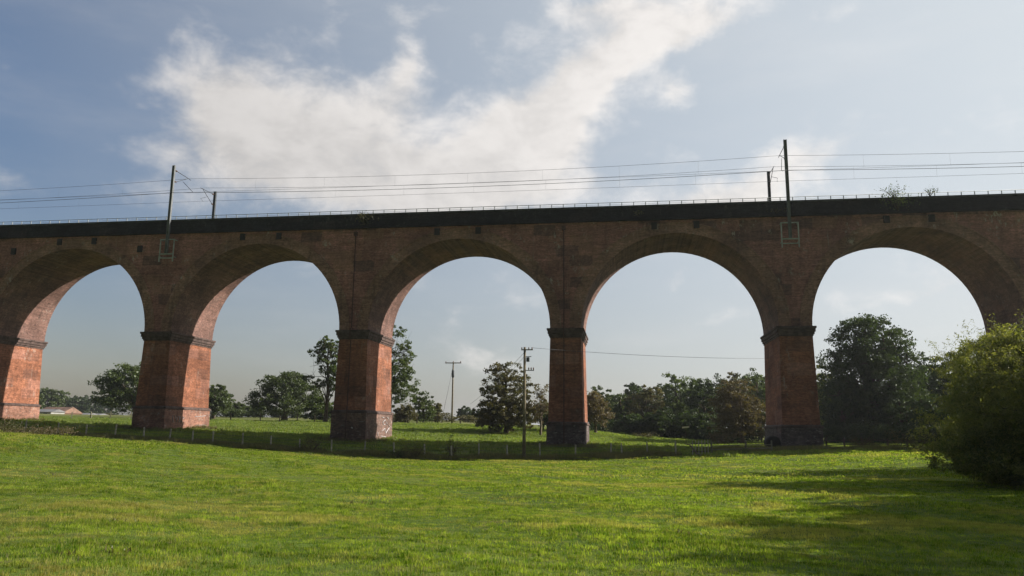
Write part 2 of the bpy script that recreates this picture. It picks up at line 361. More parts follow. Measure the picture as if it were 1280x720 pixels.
def branches(mb, base, top, r, lobes, rg, nb):
    """tapered trunk with limbs that reach into the lobes, each limb forking"""
    base = Vector(base); top = Vector(top); H = (top - base).length
    pts = []
    for i in range(8):
        t = i / 7; p = base.lerp(top, t)
        pts.append(p + Vector((math.sin(t * 5 + base.x), math.cos(t * 4 + base.y), 0)) * 0.02 * H * t)
    mb.tube(pts, [r * (1.35 if i == 0 else 1) * (1 - 0.82 * i / 7) + 0.02 for i in range(8)], 7)
    for k in range(nb):
        l = lobes[k % len(lobes)]; t = rg.uniform(0.22, 0.85); s = base.lerp(top, t)
        e = Vector(l[0]) + Vector((rg.uniform(-.7, .7) * l[1][0], rg.uniform(-.7, .7) * l[1][1], rg.uniform(-.4, .8) * l[1][2]))
        if e.z < s.z: e.z = s.z + 0.2 * H * rg.random()
        m1 = s.lerp(e, 0.5) + Vector((rg.normal(), rg.normal(), abs(rg.normal()))) * 0.03 * H
        rr = r * (1 - 0.75 * t) * 0.42
        mb.tube([s, s.lerp(m1, .5), m1, m1.lerp(e, .5), e], [rr, rr * .8, rr * .6, rr * .4, 0.015], 5)
        for q in range(3):
            s2 = m1.lerp(e, rg.random() * 0.8); e2 = s2 + Vector((rg.normal(), rg.normal(), rg.normal() + .4)).normalized() * H * rg.uniform(.07, .15)
            mb.tube([s2, s2.lerp(e2, .5) + Vector((0, 0, .02 * H)), e2], [rr * .38, rr * .25, 0.012], 4)

def crown(lobes, n, size, rg, clump=0.9, shell=0.45, aspect=0.6, droop=None, perclump=40):
    """leaf clumps spread through ellipsoid lobes, thicker towards the rim"""
    vol = np.array([l[1][0] * l[1][1] * l[1][2] for l in lobes]) ** 0.7; vol /= vol.sum()
    nc = max(3, n // perclump); idx = rg.choice(len(lobes), nc, p=vol)
    d = unit(rg.normal(size=(nc, 3))); rr = rg.uniform(shell ** 3, 1, nc) ** (1 / 3)
    L = np.array([l[0] for l in lobes])[idx]; S = np.array([l[1] for l in lobes])[idx]
    wob = 1 + 0.10 * np.sin(d[:, 0] * 7 + idx) * np.cos(d[:, 2] * 6 + idx * 1.7) + rg.normal(size=nc) * 0.05
    C = L + d * S * (rr * wob)[:, None]
    cs = clump * rg.uniform(0.45, 1.25, nc)
    k = rg.integers(0, nc, n)
    off = unit(rg.normal(size=(n, 3))) * (rg.random(n) ** 0.5)[:, None] * cs[k][:, None] * np.array([1, 1, 0.62])
    V = leaves(C[k] + off, size, aspect, droop, rg)
    return V, np.clip(rg.random(nc)[k] * 0.55 + rg.random(n) * 0.45, 0, 1)

LOW = ('wood_edge_tree', 'hedge_tree', 'hawthorn_tree', 'crab_apple_tree', 'wood_tree', 'great_oak_tree', 'yellow_tree', 'brown_tree')
def tree(name, label, cat, px, D, half_w, top_py, mat, n=7000, leaf=0.34, lobes=None, trunk=0.35, bark='bark', lean=(0, 0), crown_base=0.16,
         group=None, nb=14, clump=None, shell=0.45, seed=0, foot=None, depth=1.0, aspect=0.6, droop=None):
    """px / half_w / top_py give bearing, half width and top; D the distance from the viewer in metres"""
    rg = np.random.default_rng(seed + int(px * 7 + D))
    p = at(px, 500, D); x, y = p.x, p.y; z0 = G(x, y)
    H = at(px, top_py, D).z - z0; W = half_w * D / F
    root = thing(name, label, cat, (x, y, z0), group)
    if lobes is None:
        lobes = [(0, 0, .56, .72, .40)] 
        for i in range(7):
            a = i * 0.898 * 2.6 + seed; lobes.append((math.cos(a) * .52, math.sin(a) * .52, rg.uniform(.33, .74), rg.uniform(.32, .48), rg.uniform(.17, .26)))
        lobes.append((rg.uniform(-.2, .2), 0, .82, .45, .18))
    lobes = list(lobes)
    if name in LOW:      # crowns that reach down to the ground
        for k in range(6):
            a = k * 1.05 + seed; lobes.append((math.cos(a) * .55, math.sin(a) * .55, rg.uniform(.13, .3), rg.uniform(.42, .55), rg.uniform(.15, .22)))
    W *= 1.08; n = int(n * 1.9); leaf *= 1.02
    LB = []
    for lx, ly, lz, lr, lh in lobes:
        LB.append(((lx * W + lean[0] * lz * H, ly * W * depth + lean[1] * lz * H, lz * H), (lr * W, lr * W * depth, lh * H)))
    # lobes are given across the view: turn them to face it
    dirv = Vector((x - CAM.x, y - CAM.y, 0)).normalized(); ac = Vector((dirv.y, -dirv.x, 0))
    LB = [((ac.x * c[0] + dirv.x * c[1], ac.y * c[0] + dirv.y * c[1], c[2]), s) for c, s in LB]
    mb = MB(); tz = max(l[0][2] for l in LB)
    branches(mb, (0, 0, -0.4), (LB[0][0][0] * .6, LB[0][0][1] * .6, tz), trunk, LB, rg, nb)
    mb.build('trunk', M[bark], root)
    V, rn = crown(LB, n, leaf, rg, clump if clump else max(0.5, W * 0.135), shell, aspect, droop)
    V[..., 2] = np.maximum(V[..., 2], 0.05)
    link('crown', quadmesh('crown', V, rn, M[mat]), None, root)
    return root

# ------------------------------------------------------------------ viaduct
S, HW, DEP, RI, RT = 22.2, 1.55, 8.6, 9.55, 1.12
AC = S / 2
via = thing('railway_viaduct', 'long red brick railway viaduct of tall round arches with a dark parapet crossing the meadow', 'viaduct', (0, 0, -11))
def vpart(o): o.location = (0, 0, 11); return o
PL = {-2: -7.2, -1: -7.6, 0: -7.95, 1: -8.25, 2: -9.25, 3: -9.35, 4: -9.45, 5: -9.5}
for i in range(-2, 6):
    cx = i * S; gb = -13.5; pt = PL[i]
    sp = MB()
    sp.frustum((cx - HW - .18, cx + HW + .18, -.12, DEP + .12, pt - .1), (cx - HW, cx + HW, .05, DEP - .05, -.85))
    p = vpart(sp.build('pier', M['shaft'], via, bevel=0.03))
    q = MB()
    for (z0, z1, e) in ((-.95, -.78, .06), (-.78, -.55, .15), (-.55, -.22, .24), (-.22, 0.0, .32)):
        q.box((cx, DEP / 2, (z0 + z1) / 2), (2 * (HW + e), DEP + 2 * e, z1 - z0 - 0.004))
    q.build('impost', M['impost'], p, bevel=0.02)
    q = MB(); q.frustum((cx - HW - .36, cx + HW + .36, -.3, DEP + .3, gb), (cx - HW - .32, cx + HW + .32, -.26, DEP + .26, pt - .3)); q.build('plinth', M['plinth' if i > 1 else 'mixplinth' if i == 1 else 'redplinth'], p, bevel=0.04)
    q = MB(); q.frustum((cx - HW - .40, cx + HW + .40, -.34, DEP + .34, pt - .296), (cx - HW - .37, cx + HW + .37, -.31, DEP + .31, pt - .12))
    q.frustum((cx - HW - .37, cx + HW + .37, -.31, DEP + .31, pt - .12), (cx - HW - .19, cx + HW + .19, -.13, DEP + .13, pt)); q.build('plinth_band', M['impost'], p)
# arch barrels, springing at z = 0
NS = 40
for i in range(-2, 5):
    c = i * S + AC; mb = MB(); vs = []; fs = []
    ro = RI + RT
    for k in range(NS + 1):
        a = math.pi * k / NS; ca, sa = math.cos(a), math.sin(a)
        for r_ in (RI, ro):
            for yy in (-0.05, DEP + 0.05): vs.append((c + r_ * ca, yy, r_ * sa))
    for k in range(NS):
        a = 4 * k; b = 4 * (k + 1)
        fs += [(a, a + 1, b + 1, b), (a + 2, b + 2, b + 3, a + 3), (a, b, b + 2, a + 2), (a + 1, a + 3, b + 3, b + 1)]
    fs += [(0, 2, 3, 1), (4 * NS, 4 * NS + 1, 4 * NS + 3, 4 * NS + 2)]
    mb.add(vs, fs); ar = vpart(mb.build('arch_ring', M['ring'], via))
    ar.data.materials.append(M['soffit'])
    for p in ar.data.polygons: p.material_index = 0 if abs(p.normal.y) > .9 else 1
    # fine proud course round the outside of the ring
    hm = MB(); hv = []; hf = []
    for k in range(NS + 1):
        a = math.pi * k / NS; ca, sa = math.cos(a), math.sin(a)
        for r_ in (ro - .13, ro + .02):
            for yy in (-.11, .02): hv.append((c + r_ * ca, yy, r_ * sa))
    for k in range(NS):
        a = 4 * k; b = 4 * (k + 1); hf += [(a, a + 1, b + 1, b), (a + 2, b + 2, b + 3, a + 3), (a, b, b + 2, a + 2), (a + 1, a + 3, b + 3, b + 1)]
    hm.add(hv, hf).build('hood_course', M['ring'], ar)
# spandrel walls, one per pier
for i in range(-2, 6):
    cx = i * S; ro = RI + RT - .06; prof = []
    zt = 10.93
    def side(sgn):
        o = []
        for k in range(25):
            a = math.pi / 2 * k / 24; o.append((cx + sgn * (AC - ro * math.cos(a)), ro * math.sin(a)))
        return o
    Lf = side(-1); Rt = side(1)
    Lf = [(x, z) for x, z in Lf]; Rt = [(x, z) for x, z in Rt]
    prof = Rt + [(cx + AC, zt), (cx - AC, zt)] + Lf[::-1]
    mb = MB(); n = len(Rt)
    # strips between left and right profile at equal height
    vs = []; fs = []
    for k in range(n):
        for x, z in (Lf[k], Rt[k]):
            vs += [(x, 0, z), (x, DEP, z)]
    vs += [(cx - AC, 0, zt), (cx - AC, DEP, zt), (cx + AC, 0, zt), (cx + AC, DEP, zt)]
    for k in range(n):
        a = 4 * k; b = 4 * (k + 1)
        fs += [(a, a + 2, b + 2, b), (a + 1, b + 1, b + 3, a + 3), (a, b, b + 1, a + 1), (a + 2, a + 3, b + 3, b + 2)]
    fs += [(0, 1, 3, 2), (4 * n, 4 * n + 2, 4 * n + 3, 4 * n + 1)]
    mb.add(vs, fs); w = vpart(mb.build('spandrel_wall', M['brick'], via))
X0, X1 = -2.5 * S, 5.5 * S
def longbox(mb, y0, y1, z0, z1): mb.box(((X0 + X1) / 2, (y0 + y1) / 2, (z0 + z1) / 2), (X1 - X0, y1 - y0, z1 - z0))
for y0, y1, o in ((-.28, .30, -1), (DEP - .30, DEP + .28, 1)):
    mb = MB(); longbox(mb, y0, y1, 11.08, 12.30)
    longbox(mb, y0 - (.12 if o < 0 else 0), y1 + (.12 if o > 0 else 0), 10.93, 11.076)
    pp = vpart(mb.build('parapet', M['parapet'], via))
    mb = MB(); longbox(mb, y0 - .1, y1 + .1, 12.302, 12.50); mb.build('coping', M['coping'], pp, bevel=0.02)
mb = MB(); longbox(mb, .3, DEP - .3, 10.4, 11.55); vpart(mb.build('track_bed', M['ballast'], via))
for tv in (2.55, 6.05):
    mb = MB()
    for e in (-.75, .75): longbox(mb, tv + e - .035, tv + e + .035, 11.62, 11.78)
    vpart(mb.build('running_rails', M['darksteel'], via))
# slim handrail on the near parapet, a post each 1.2 m
mb = MB(); mb.tube([(X, -.02, 12.93) for X in (-26, 94)], .030, 6); mb.tube([(X, -.02, 12.72) for X in (-26, 94)], .014, 5)
rl = vpart(mb.build('handrail', M['steel'], via))
pm = MB().box((0, 0, .22), (.07, .05, .44)).mesh('handrail_post'); pm.materials.append(M['steel'])
for k in range(98):
    o = bpy.data.objects.new('handrail_post', pm); COL.objects.link(o); o.parent = rl; o.location = (-25.4 + 1.2 * k, -.02, 12.496)
# drainage slots by the crowns and downpipes on two piers
for x, z in ((-18.7, 9.4), (-13.0, 10.35), (-8.7, 10.35), (-3.0, 9.3), (9.1, 10.35), (13.3, 10.35), (30.9, 10.35), (35.3, 10.35), (53.4, 10.35), (57.6, 10.35), (75.6, 10.35), (79.7, 10.35)):
    mb = MB(); mb.box((x, -.105, z), (.56, .15, .72)); vpart(mb.build('drain_outlet', M['iron'], via))
for x, zb in ((22.0, -11.6), (44.25, -11.9)):
    mb = MB(); mb.tube([(x, -.12, 10.3), (x, -.12, .3), (x, -.45, 0.1), (x, -.45, -1.0), (x, -.12, -1.3), (x, -.32, -9.0), (x, -.42, -9.4), (x, -.42, zb)], .05, 8)
    mb.box((x, -.18, 10.35), (.36, .3, .4))
    d = vpart(mb.build('downpipe', M['pipe'], via))
# pale graffiti on two plinths
def strokes(face, pts_list, w, parent_name):
    mb = MB()
    for pl in pts_list:
        mb.tube([face(a, b) for a, b in pl], w, 4)
    return mb
fr = lambda cx: (lambda a, b: (cx + HW + .36, a, b))
g1 = [[(1.2, -8.9), (1.35, -9.7)], [(1.7, -8.95), (1.95, -9.6), (2.2, -8.95)], [(2.5, -9.0), (2.5, -9.65)], [(2.5, -9.0), (2.85, -9.05), (2.55, -9.3), (2.9, -9.65)], [(3.1, -9.0), (3.1, -9.6)], [(3.1, -9.05), (3.45, -9.15), (3.1, -9.35)], [(5.6, -9.0), (7.9, -8.85)], [(5.9, -9.95), (7.6, -9.9), (8.2, -9.95)]]
for q in (g1[:6], g1[6:7], g1[7:]): vpart(strokes(fr(0), q, .03, '').build('graffiti', M['graffiti'], via))
g2 = [[(5.0, -8.9), (5.6, -8.95)], [(6.6, -8.85), (7.3, -9.0)], [(5.1, -9.5), (6.0, -9.15), (6.9, -9.6), (5.6, -9.7), (5.2, -9.45)], [(5.0, -10.4), (6.0, -10.1), (6.4, -10.6), (7.6, -10.0)], [(2.6, -9.7), (2.75, -9.85)], [(3.6, -10.5), (3.7, -10.9)], [(4.6, -10.9), (6.4, -11.0)]]
for q in g2: vpart(strokes(fr(S), [q], .045, '').build('graffiti', M['graffiti'], via))
mb = strokes(fr(S), [[(7.4, -9.7), (7.9, -9.9)]], .04, ''); vpart(mb.build('graffiti', M['graffiti'], via))
mb = strokes(lambda a, b: (S + a, -.30, b), [[(.35, -10.0), (.5, -10.1)]], .05, ''); vpart(mb.build('graffiti', M['graffiti'], via))

# ------------------------------------------------------------------ overhead line masts and wires
def mast(u, v, side, label):
    """side -1: hangs on the near face; +1: stands behind the far parapet"""
    t = thing('overhead_line_mast', label, 'mast', (u, v, 8.6 if side < 0 else 11.5), 'masts carrying the overhead wires')
    zb = 0.0; top = 18.72 - (8.6 if side < 0 else 11.5)
    mb = MB()
    for dx in (-.13, .13): mb.box((dx, 0, top / 2), (.03, .26, top))
    mb.box((0, 0, top / 2), (.23, .035, top))
    mb.build('post', M['darksteel'] if side > 0 else M['midsteel'], t)
    if side < 0:
        mb = MB()
        for dx in (-.8, .8):
            mb.box((dx, .05, .35), (.11, .11, 2.55)); mb.box((dx, .50, 1.55), (.10, .8, .10)); mb.box((dx, .50, -.35), (.10, .8, .10))
        mb.box((0, .05, 1.57), (1.5, .10, .11)); mb.box((0, .05, -.06), (1.5, .12, .12)); mb.box((0, .05, -.52), (1.5, .10, .10))
        mb.build('support_frame', M['steel'], t, bevel=0.01)
    s = -side    # towards the track
    z0 = -t.location.z; tv = (2.55 if side < 0 else 6.05) - v
    mb = MB()
    mb.tube([(0, s * .15, z0 + 18.25), (0, tv * .97, z0 + 18.15), (0, tv * 1.1, z0 + 18.12)], .035, 6)
    mb.tube([(0, s * .15, z0 + 16.75), (0, tv * .92, z0 + 18.12)], .032, 6)
    mb.tube([(0, tv * .62, z0 + 17.45), (0.25, tv * 1.16, z0 + 16.75), (0.3, tv * 1.0, z0 + 16.5)], .025, 6)
    c = mb.build('cantilever', M['darksteel'], t)
    for (y, z) in ((s * .38, z0 + 18.22), (s * .38, z0 + 16.95)):
        mb = MB()
        for q in range(4): mb.tube([(0, y + s * .07 * q, z), (0, y + s * (.07 * q + .035), z)], .085, 8)
        mb.build('insulator', M['ceramic'], c)
mast(.55, -.62, -1, 'tall grey mast bolted to the near viaduct face above the second pier from left')
mast(66.45, -.62, -1, 'tall grey mast bolted to the near viaduct face left of the last arch')
mast(.12, 9.1, 1, 'shorter looking mast behind the far parapet, right of the left hand near mast')
mast(66.5, 9.1, 1, 'shorter looking mast behind the far parapet, just left of the right hand near mast')

def sagline(a, b, sag, n=24):
    a, b = Vector(a), Vector(b)
    return [a.lerp(b, k / n) - Vector((0, 0, 4 * sag * (k / n) * (1 - k / n))) for k in range(n + 1)]
spans = ((-65.8, .55), (.55, 66.45), (66.45, 132.4))
for v, nm in ((2.55, 'near'), (6.05, 'far')):
    t = thing('overhead_contact_line', 'pair of wires with droppers strung above the %s track of the viaduct' % nm, 'overhead wire', (0, v, 11.5), 'contact lines above the tracks')
    mb = MB()
    for a, b in spans: mb.tube(sagline((a, 0, 18.2 - 11.5), (b, 0, 18.2 - 11.5), .62), .016, 5)
    mb.build('messenger_wire', M['wire'], t)
    mb = MB()
    for a, b in spans: mb.tube(sagline((a, 0, 16.55 - 11.5), (b, 0, 16.55 - 11.5), .08), .014, 5)
    mb.build('contact_wire', M['wire'], t)
    for a, b in spans:
        for k in range(1, 8):
            f = k / 8; x = a + (b - a) * f
            if -30 < x < 95: MB().tube([(x, 0, 6.7 - 4 * .62 * f * (1 - f)), (x, 0, 5.05 - 4 * .08 * f * (1 - f))], .006, 4).build('dropper', M['wire'], t)
mb = MB()
for a, b in spans: mb.tube(sagline((a, -.85, 15.45), (b, -.85, 15.45), .55), .024, 5)
tag(mb.build('feeder_wire', M['wire']), 'single thick feeder wire strung along the near masts halfway up', 'overhead wire')

# ------------------------------------------------------------------ electricity poles and their lines
def wood_pole(px, D, top_py, label):
    p = at(px, 500, D); z = G(p.x, p.y); H = at(px, top_py, D).z - z
    t = thing('electricity_pole', label, 'utility pole', (p.x, p.y, z), None)
    MB().tube([(0, 0, -.5), (0, 0, H * .5), (0, 0, H)], [.15, .13, .10], 10).build('pole_shaft', M['pole'], t)
    return t, Vector((p.x, p.y, z)), H
t, pA, HA = wood_pole(655.5, 66, 434, 'tall wooden electricity pole with fuse gear standing at the fence in front of the viaduct')
mb = MB(); mb.box((.2, 0, HA - .22), (1.0, .09, .09)); ca = mb.build('crossarm', M['pole'], t)
for x in (-.25, .35, .62):
    MB().tube([(x, 0, HA - .17), (x, 0, HA - .10), (x, 0, HA)], [.03, .055, .035], 8).build('insulator', M['ceramic'], ca)
mb = MB(); mb.box((.28, 0, HA - 1.05), (.26, .22, .38)); mb.box((.3, 0, HA - .80), (.55, .05, .06)); mb.build('fuse_box', M['darksteel'], t, bevel=.02)
mb = MB(); mb.box((.42, 0, HA - 1.98), (.75, .06, .06)); br = mb.build('bracket', M['darksteel'], t)
for x in (.35, .56, .76):
    MB().tube([(x, 0, HA - 1.95), (x, 0, HA - 1.86), (x, 0, HA - 1.72)], [.03, .06, .035], 8).build('insulator', M['ceramic'], br)
t, pB, HB = wood_pole(565.5, 124, 452.5, 'slender wooden pole with a T crossarm standing alone in the far pasture')
mb = MB(); mb.box((0, 0, HB - .15), (2.6, .14, .14)); cb = mb.build('crossarm', M['pole'], t)
for x in (-1.2, 0, 1.2): MB().tube([(x, 0, HB - .08), (x, 0, HB + .02), (x, 0, HB + .14)], [.04, .08, .05], 8).build('insulator', M['ceramic'], cb)
mb = MB(); mb.tube([(0, 0, HB - 2.5), (0, 0, HB - 2.3), (0, 0, HB - 1.4), (0, 0, HB - 1.3)], [.12, .21, .21, .12], 10); mb.build('switchgear', M['darksteel'], t)
mb = MB(); mb.tube([(.0, 0, HB - .6), (-1.9, .6, 0)], .02, 4); mb.build('stay_wire', M['wire'], t)
# service line running right, behind the third full pier
a = pA + Vector((.6, 0, HA - .05)); e = at(1000, 447.5, 96)
mb = MB(); mb.tube(sagline(a, e, .35), .015, 5)
tag(mb.build('service_wire', M['wire']), 'thin power wire running right from the fence pole and passing behind the piers', 'wire')
mb = MB(); q = at(560, 528, 150); q.z = G(q.x, q.y)
mb.tube(sagline(pA + Vector((0, 0, HA - .4)), at(588, 505, 96), .25), .016, 4); mb.tube(sagline(pA + Vector((0, 0, HA - .75)), at(590, 512, 96), .25), .016, 4)
tag(mb.build('stay_wires', M['wire']), 'two thin lines slanting down left from the fence pole into the round tree', 'wire')

# ------------------------------------------------------------------ fences
def fence(name, label, pts, h, w, mat, rails, wires, cat='fence', rail_h=(.95,)):
    """pts: post positions as (px, distance)"""
    P = [at(px, 500, D) for px, D in pts]; P = [Vector((p.x, p.y, G(p.x, p.y))) for p in P]
    o = P[0].copy(); t = thing(name, label, cat, o)
    for p in P:
        hh = h * random.uniform(.92, 1.07)
        rot = Matrix.Rotation(random.uniform(-.05, .05), 3, 'X') @ Matrix.Rotation(random.uniform(-.05, .05), 3, 'Y') @ Matrix.Rotation(random.uniform(0, 1.5), 3, 'Z')
        m_ = MB(); m_.box((0, 0, hh / 2 - .15), (w, w, hh + .3)); m_.box((0, 0, hh + .02), (w * .7, w * .7, .05))
        q = m_.build('post', mat, t, loc=p - o); q.rotation_euler = rot.to_euler()
    if wires:
        m_ = MB()
        for z in wires: m_.tube([p - o + Vector((0, -.06, z + random.uniform(-.02, .02))) for p in P], .008, 4)
        m_.build('wire_strands', M['wire'], t)
    if rails:
        for z in rail_h:
            m_ = MB()
            for a, b in zip(P[:-1], P[1:]):
                d = b - a; L = d.length; rot = Vector((1, 0, 0)).rotation_difference(d).to_matrix()
                m_.box((a + b) / 2 - o + Vector((0, -.08, z)), (L, .04, .075), rot)
            m_.build('rail', mat, t)
    return t
F1 = [(-42, 91), (-4, 88.5), (36, 86), (76.5, 83.5), (112, 81.5), (148, 80), (184, 78.5), (216, 77), (245, 76), (270, 75.5), (307, 74.5), (342, 73.5), (378, 72), (417.5, 71), (458, 70), (495, 69), (533, 68), (566, 67.5), (600, 67), (635, 66.3), (675.5, 66), (719, 66), (763, 66.3), (776.5, 66.4), (808, 66.9), (843, 67.4)]
fence('wire_fence', 'long fence of thin grey posts and wire along the far edge of the mown meadow', F1, 1.15, .105, M['post'], False, (.35, .65, .95))
fence('rail_fence', 'short wooden post and rail fence left of the pier by the brown tree', [(887, 67.8), (929.5, 69), (961.5, 71)], 1.0, .11, M['postmid'], True, None, rail_h=(.42, .72))
fence('rail_fence', 'weathered post and rail fence on the right between the last clear pier and the willow', [(1030, 78), (1052, 78), (1074, 78), (1106, 77), (1130, 76.5), (1165, 76)], 1.05, .12, M['postdark'], True, None, rail_h=(.45, .85))
fence('stock_fence', 'distant pasture fence behind the left arch with pale posts', [(92, 135), (116, 135), (140, 134), (166, 133)], 1.2, .14, M['postmid'], False, (.5, .95))
fence('stock_fence', 'distant pasture fence in front of the spreading oak', [(265, 128), (290, 127), (327, 126), (351, 126), (373, 126), (395, 125), (416, 125)], 1.25, .15, M['postdark'], False, (.5, .95))
fence('stock_fence', 'distant fence of dark posts running past the lone T shaped pole', [(492, 124), (510, 124), (522, 124), (548, 124), (576, 124), (600, 123), (612, 123)], 1.25, .16, M['postdark'], True, None, rail_h=(.8,))
# little palisade gate between the fences
gp0 = at(862, 500, 67.6); gp1 = at(885, 500, 67.8)
gp0 = Vector((gp0.x, gp0.y, G(gp0.x, gp0.y))); gp1 = Vector((gp1.x, gp1.y, G(gp1.x, gp1.y)))
t = thing('field_gate', 'small dark gate with pale upright pickets between the wire fence and rail fence', 'gate', gp0)
d = gp1 - gp0
for k in range(6):
    p = d * (k + .5) / 6; MB().box((p.x, p.y, .62 + p.z), (.07, .04, 1.2)).build('picket', M['post'], t)
mb = MB(); rot = Vector((1, 0, 0)).rotation_difference(d).to_matrix()
for z in (.3, .95): mb.box(d / 2 + Vector((0, .06, z)), (d.length, .05, .1), rot)
mb.build('gate_rail', M['postdark'], t)
# leaning branch by the gate
p = at(866, 500, 66); p.z = G(p.x, p.y)
mb = MB(); mb.tube([(.5, 0, .06), (.1, .1, .35), (-.35, 0, .95), (-.75, 0, 1.0)], [.09, .08, .06, .03], 6); mb.tube([(.1, .1, .35), (.3, -.2, .8)], [.05, .02], 5)
tag(mb.build('fallen_branch', M['palebark'], loc=p), 'pale fallen branch propped against the fence beside the picket gate', 'branch')
# white board among the dark trees
p = at(857, 534, 92); zg = G(p.x, p.y)
t = thing('sign_board', 'small white tilted board on a thin stake in front of the dark trees', 'sign', (p.x, p.y, zg))
MB().box((0, .05, (p.z - zg) / 2), (.05, .05, p.z - zg)).build('stake', M['postdark'], t)
MB().box((0, 0, p.z - zg), (.8, .03, .18), Matrix.Rotation(-.12, 3, 'Y')).build('board', M['sign'], t)
# dark wrapped bale at the foot of the right pier
p = Vector((64.02, .75, 0)); p.z = G(p.x, p.y)
mb = MB(); mb.tube([(0, -.62, .66), (0, -.58, .66), (0, .58, .66), (0, .62, .66)], [.52, .62, .62, .52], 22)
t = tag(mb.build('round_bale', M['wrap'], loc=p), 'black round topped bale standing against the left foot of the right hand pier', 'bale'); t.rotation_euler.z = R(8)

# ------------------------------------------------------------------ farm buildings far left
def barn(px, D, w, dp, h, rh, wall, roof, label, rz=0, name='farm_building', win=0):
    p = at(px, 500, D); z = G(p.x, p.y) - .2
    t = thing(name, label, 'building', (p.x, p.y, z)); t.rotation_euler.z = rz
    MB().box((0, 0, h / 2), (w, dp, h)).build('wall', M[wall], t)
    mb = MB(); o = .4
    vs = [(-w / 2 - o, -dp / 2 - o, h), (w / 2 + o, -dp / 2 - o, h), (w / 2 + o, dp / 2 + o, h), (-w / 2 - o, dp / 2 + o, h), (-w / 2 - o, 0, h + rh), (w / 2 + o, 0, h + rh)]
    mb.add(vs, [(0, 1, 5, 4), (2, 3, 4, 5), (0, 4, 3), (1, 2, 5), (0, 3, 2, 1)]); mb.build('roof', M[roof], t)
    for k in range(win):
        x = -w / 2 + (k + .5) * w / win; MB().box((x, -dp / 2, h * .55), (1.3, .1, 1.0)).build('window', M['pane'], t)
    return t
barn(54, 330, 12, 8, 1.9, 1.0, 'render', 'roofgrey', 'low white walled farm building nearest the leftmost pier', .1, win=3)
barn(76, 340, 12, 9, 1.7, 2.4, 'farmbrick', 'rooftile', 'farm building with a brown tiled roof right of the white one', -.15)
barn(106, 350, 8, 7, 1.6, .7, 'render', 'roofgrey', 'tiny far pale shed in front of the hazy wood, the left of two')
barn(124, 352, 5, 7, 1.5, .7, 'render', 'roofgrey', 'tiny far pale shed right of its twin, close to the big dark tree')

# ------------------------------------------------------------------ trees
T = tree
T('broadleaf_tree', 'rounded light green tree standing behind the farm buildings', 'tree', 60, 370, 18, 485, 'green', 5200, .75, trunk=.35, seed=1)
T('broadleaf_tree', 'small rounded tree half hidden behind the leftmost pier', 'tree', 36, 250, 17, 492, 'oak', 3000, .5, seed=21)
T('wood_tree', 'broad dark tree at the left of the far hazy wood', 'tree', 97, 400, 15, 494, 'darkoak', 3600, .8, seed=2, group='trees of the far wood')
T('wood_tree', 'flat topped dark tree in the middle of the far hazy wood', 'tree', 113, 410, 20, 493, 'darkoak', 4200, .8, seed=3, group='trees of the far wood')
T('wood_tree', 'paler tree at the right of the far hazy wood', 'tree', 132, 430, 15, 499, 'darkoak', 3600, .8, seed=4, group='trees of the far wood')
T('wood_tree', 'low dark tree of the far wood nearest the farm', 'tree', 84, 420, 9, 502, 'darkoak', 2400, .8, seed=5, group='trees of the far wood')
T('oak_tree', 'big dark oak directly left of the second pier', 'tree', 172, 160, 45, 456, 'oak', 9000, .40, trunk=.6, seed=6,
  lobes=[(0, 0, .62, .6, .34), (-.55, 0, .42, .42, .22), (-.62, .1, .62, .3, .17), (-.25, -.3, .8, .4, .2), (.4, 0, .5, .5, .3), (-.2, .3, .3, .5, .2), (.1, 0, .85, .35, .16)])
T('oak_tree', 'dark tree emerging right of the second pier', 'tree', 268, 165, 22, 480, 'oak', 5000, .40, trunk=.4, seed=7)
T('hedge_tree', 'low rounded hedge tree left of the spreading oak', 'tree', 296, 200, 13, 503, 'green', 2600, .45, seed=8, crown_base=.05)
T('hedge_tree', 'small hedge tree touching the left side of the spreading oak', 'tree', 312, 200, 11, 507, 'oak', 2400, .45, seed=9, crown_base=.05)
T('oak_tree', 'wide spreading oak in the pasture left of the third pier', 'tree', 357, 150, 41, 463, 'oak', 10000, .36, trunk=.6, seed=10,
  lobes=[(0, 0, .6, .55, .36), (-.6, 0, .40, .40, .26), (-.35, 0, .66, .4, .24), (.45, 0, .52, .5, .28), (.1, .3, .8, .4, .2), (.75, 0, .34, .32, .22), (-.1, -.4, .3, .6, .22)])
T('hawthorn_tree', 'low bushy tree between the spreading oak and the third pier', 'tree', 402, 140, 22, 497, 'green', 4200, .33, seed=11, crown_base=0)
# tall airy tree: leafy tufts at the ends of long limbs, left of the pier
T('ash_tree', 'tall airy tree with bare limbs reaching left from behind the third pier', 'tree', 408, 126, 38, 420, 'green', 3600, .30, trunk=.32, seed=12, nb=30, clump=.55, shell=.2,
  lobes=[(0.05, 0, .72, .42, .2), (-.1, 0, .92, .3, .07), (-.35, 0, .78, .22, .10), (.25, 0, .5, .35, .18), (-.55, 0, .50, .15, .04), (-.2, 0, .45, .22, .08), (.4, 0, .86, .25, .10)])
T('ash_tree', 'tall tree with layered tufts of foliage right behind the third pier', 'tree', 487, 126, 33, 405, 'green', 6200, .30, trunk=.38, seed=13, nb=26, clump=.6, shell=.25,
  lobes=[(0, 0, .45, .7, .3), (.45, 0, .78, .32, .07), (.1, 0, .9, .35, .09), (.62, 0, .66, .26, .06), (.3, 0, .55, .5, .12), (.55, 0, .36, .5, .2), (-.3, 0, .7, .4, .2)])
T('hedge_tree', 'small leaning tree between the third pier and the lone pole', 'tree', 530, 140, 15, 489, 'green', 2300, .32, trunk=.18, seed=14, nb=12, clump=.6)
T('hedge_tree', 'low rounded bush tree just left of the lone pole', 'tree', 545, 145, 10, 503, 'mixed', 2000, .32, trunk=.14, seed=15)
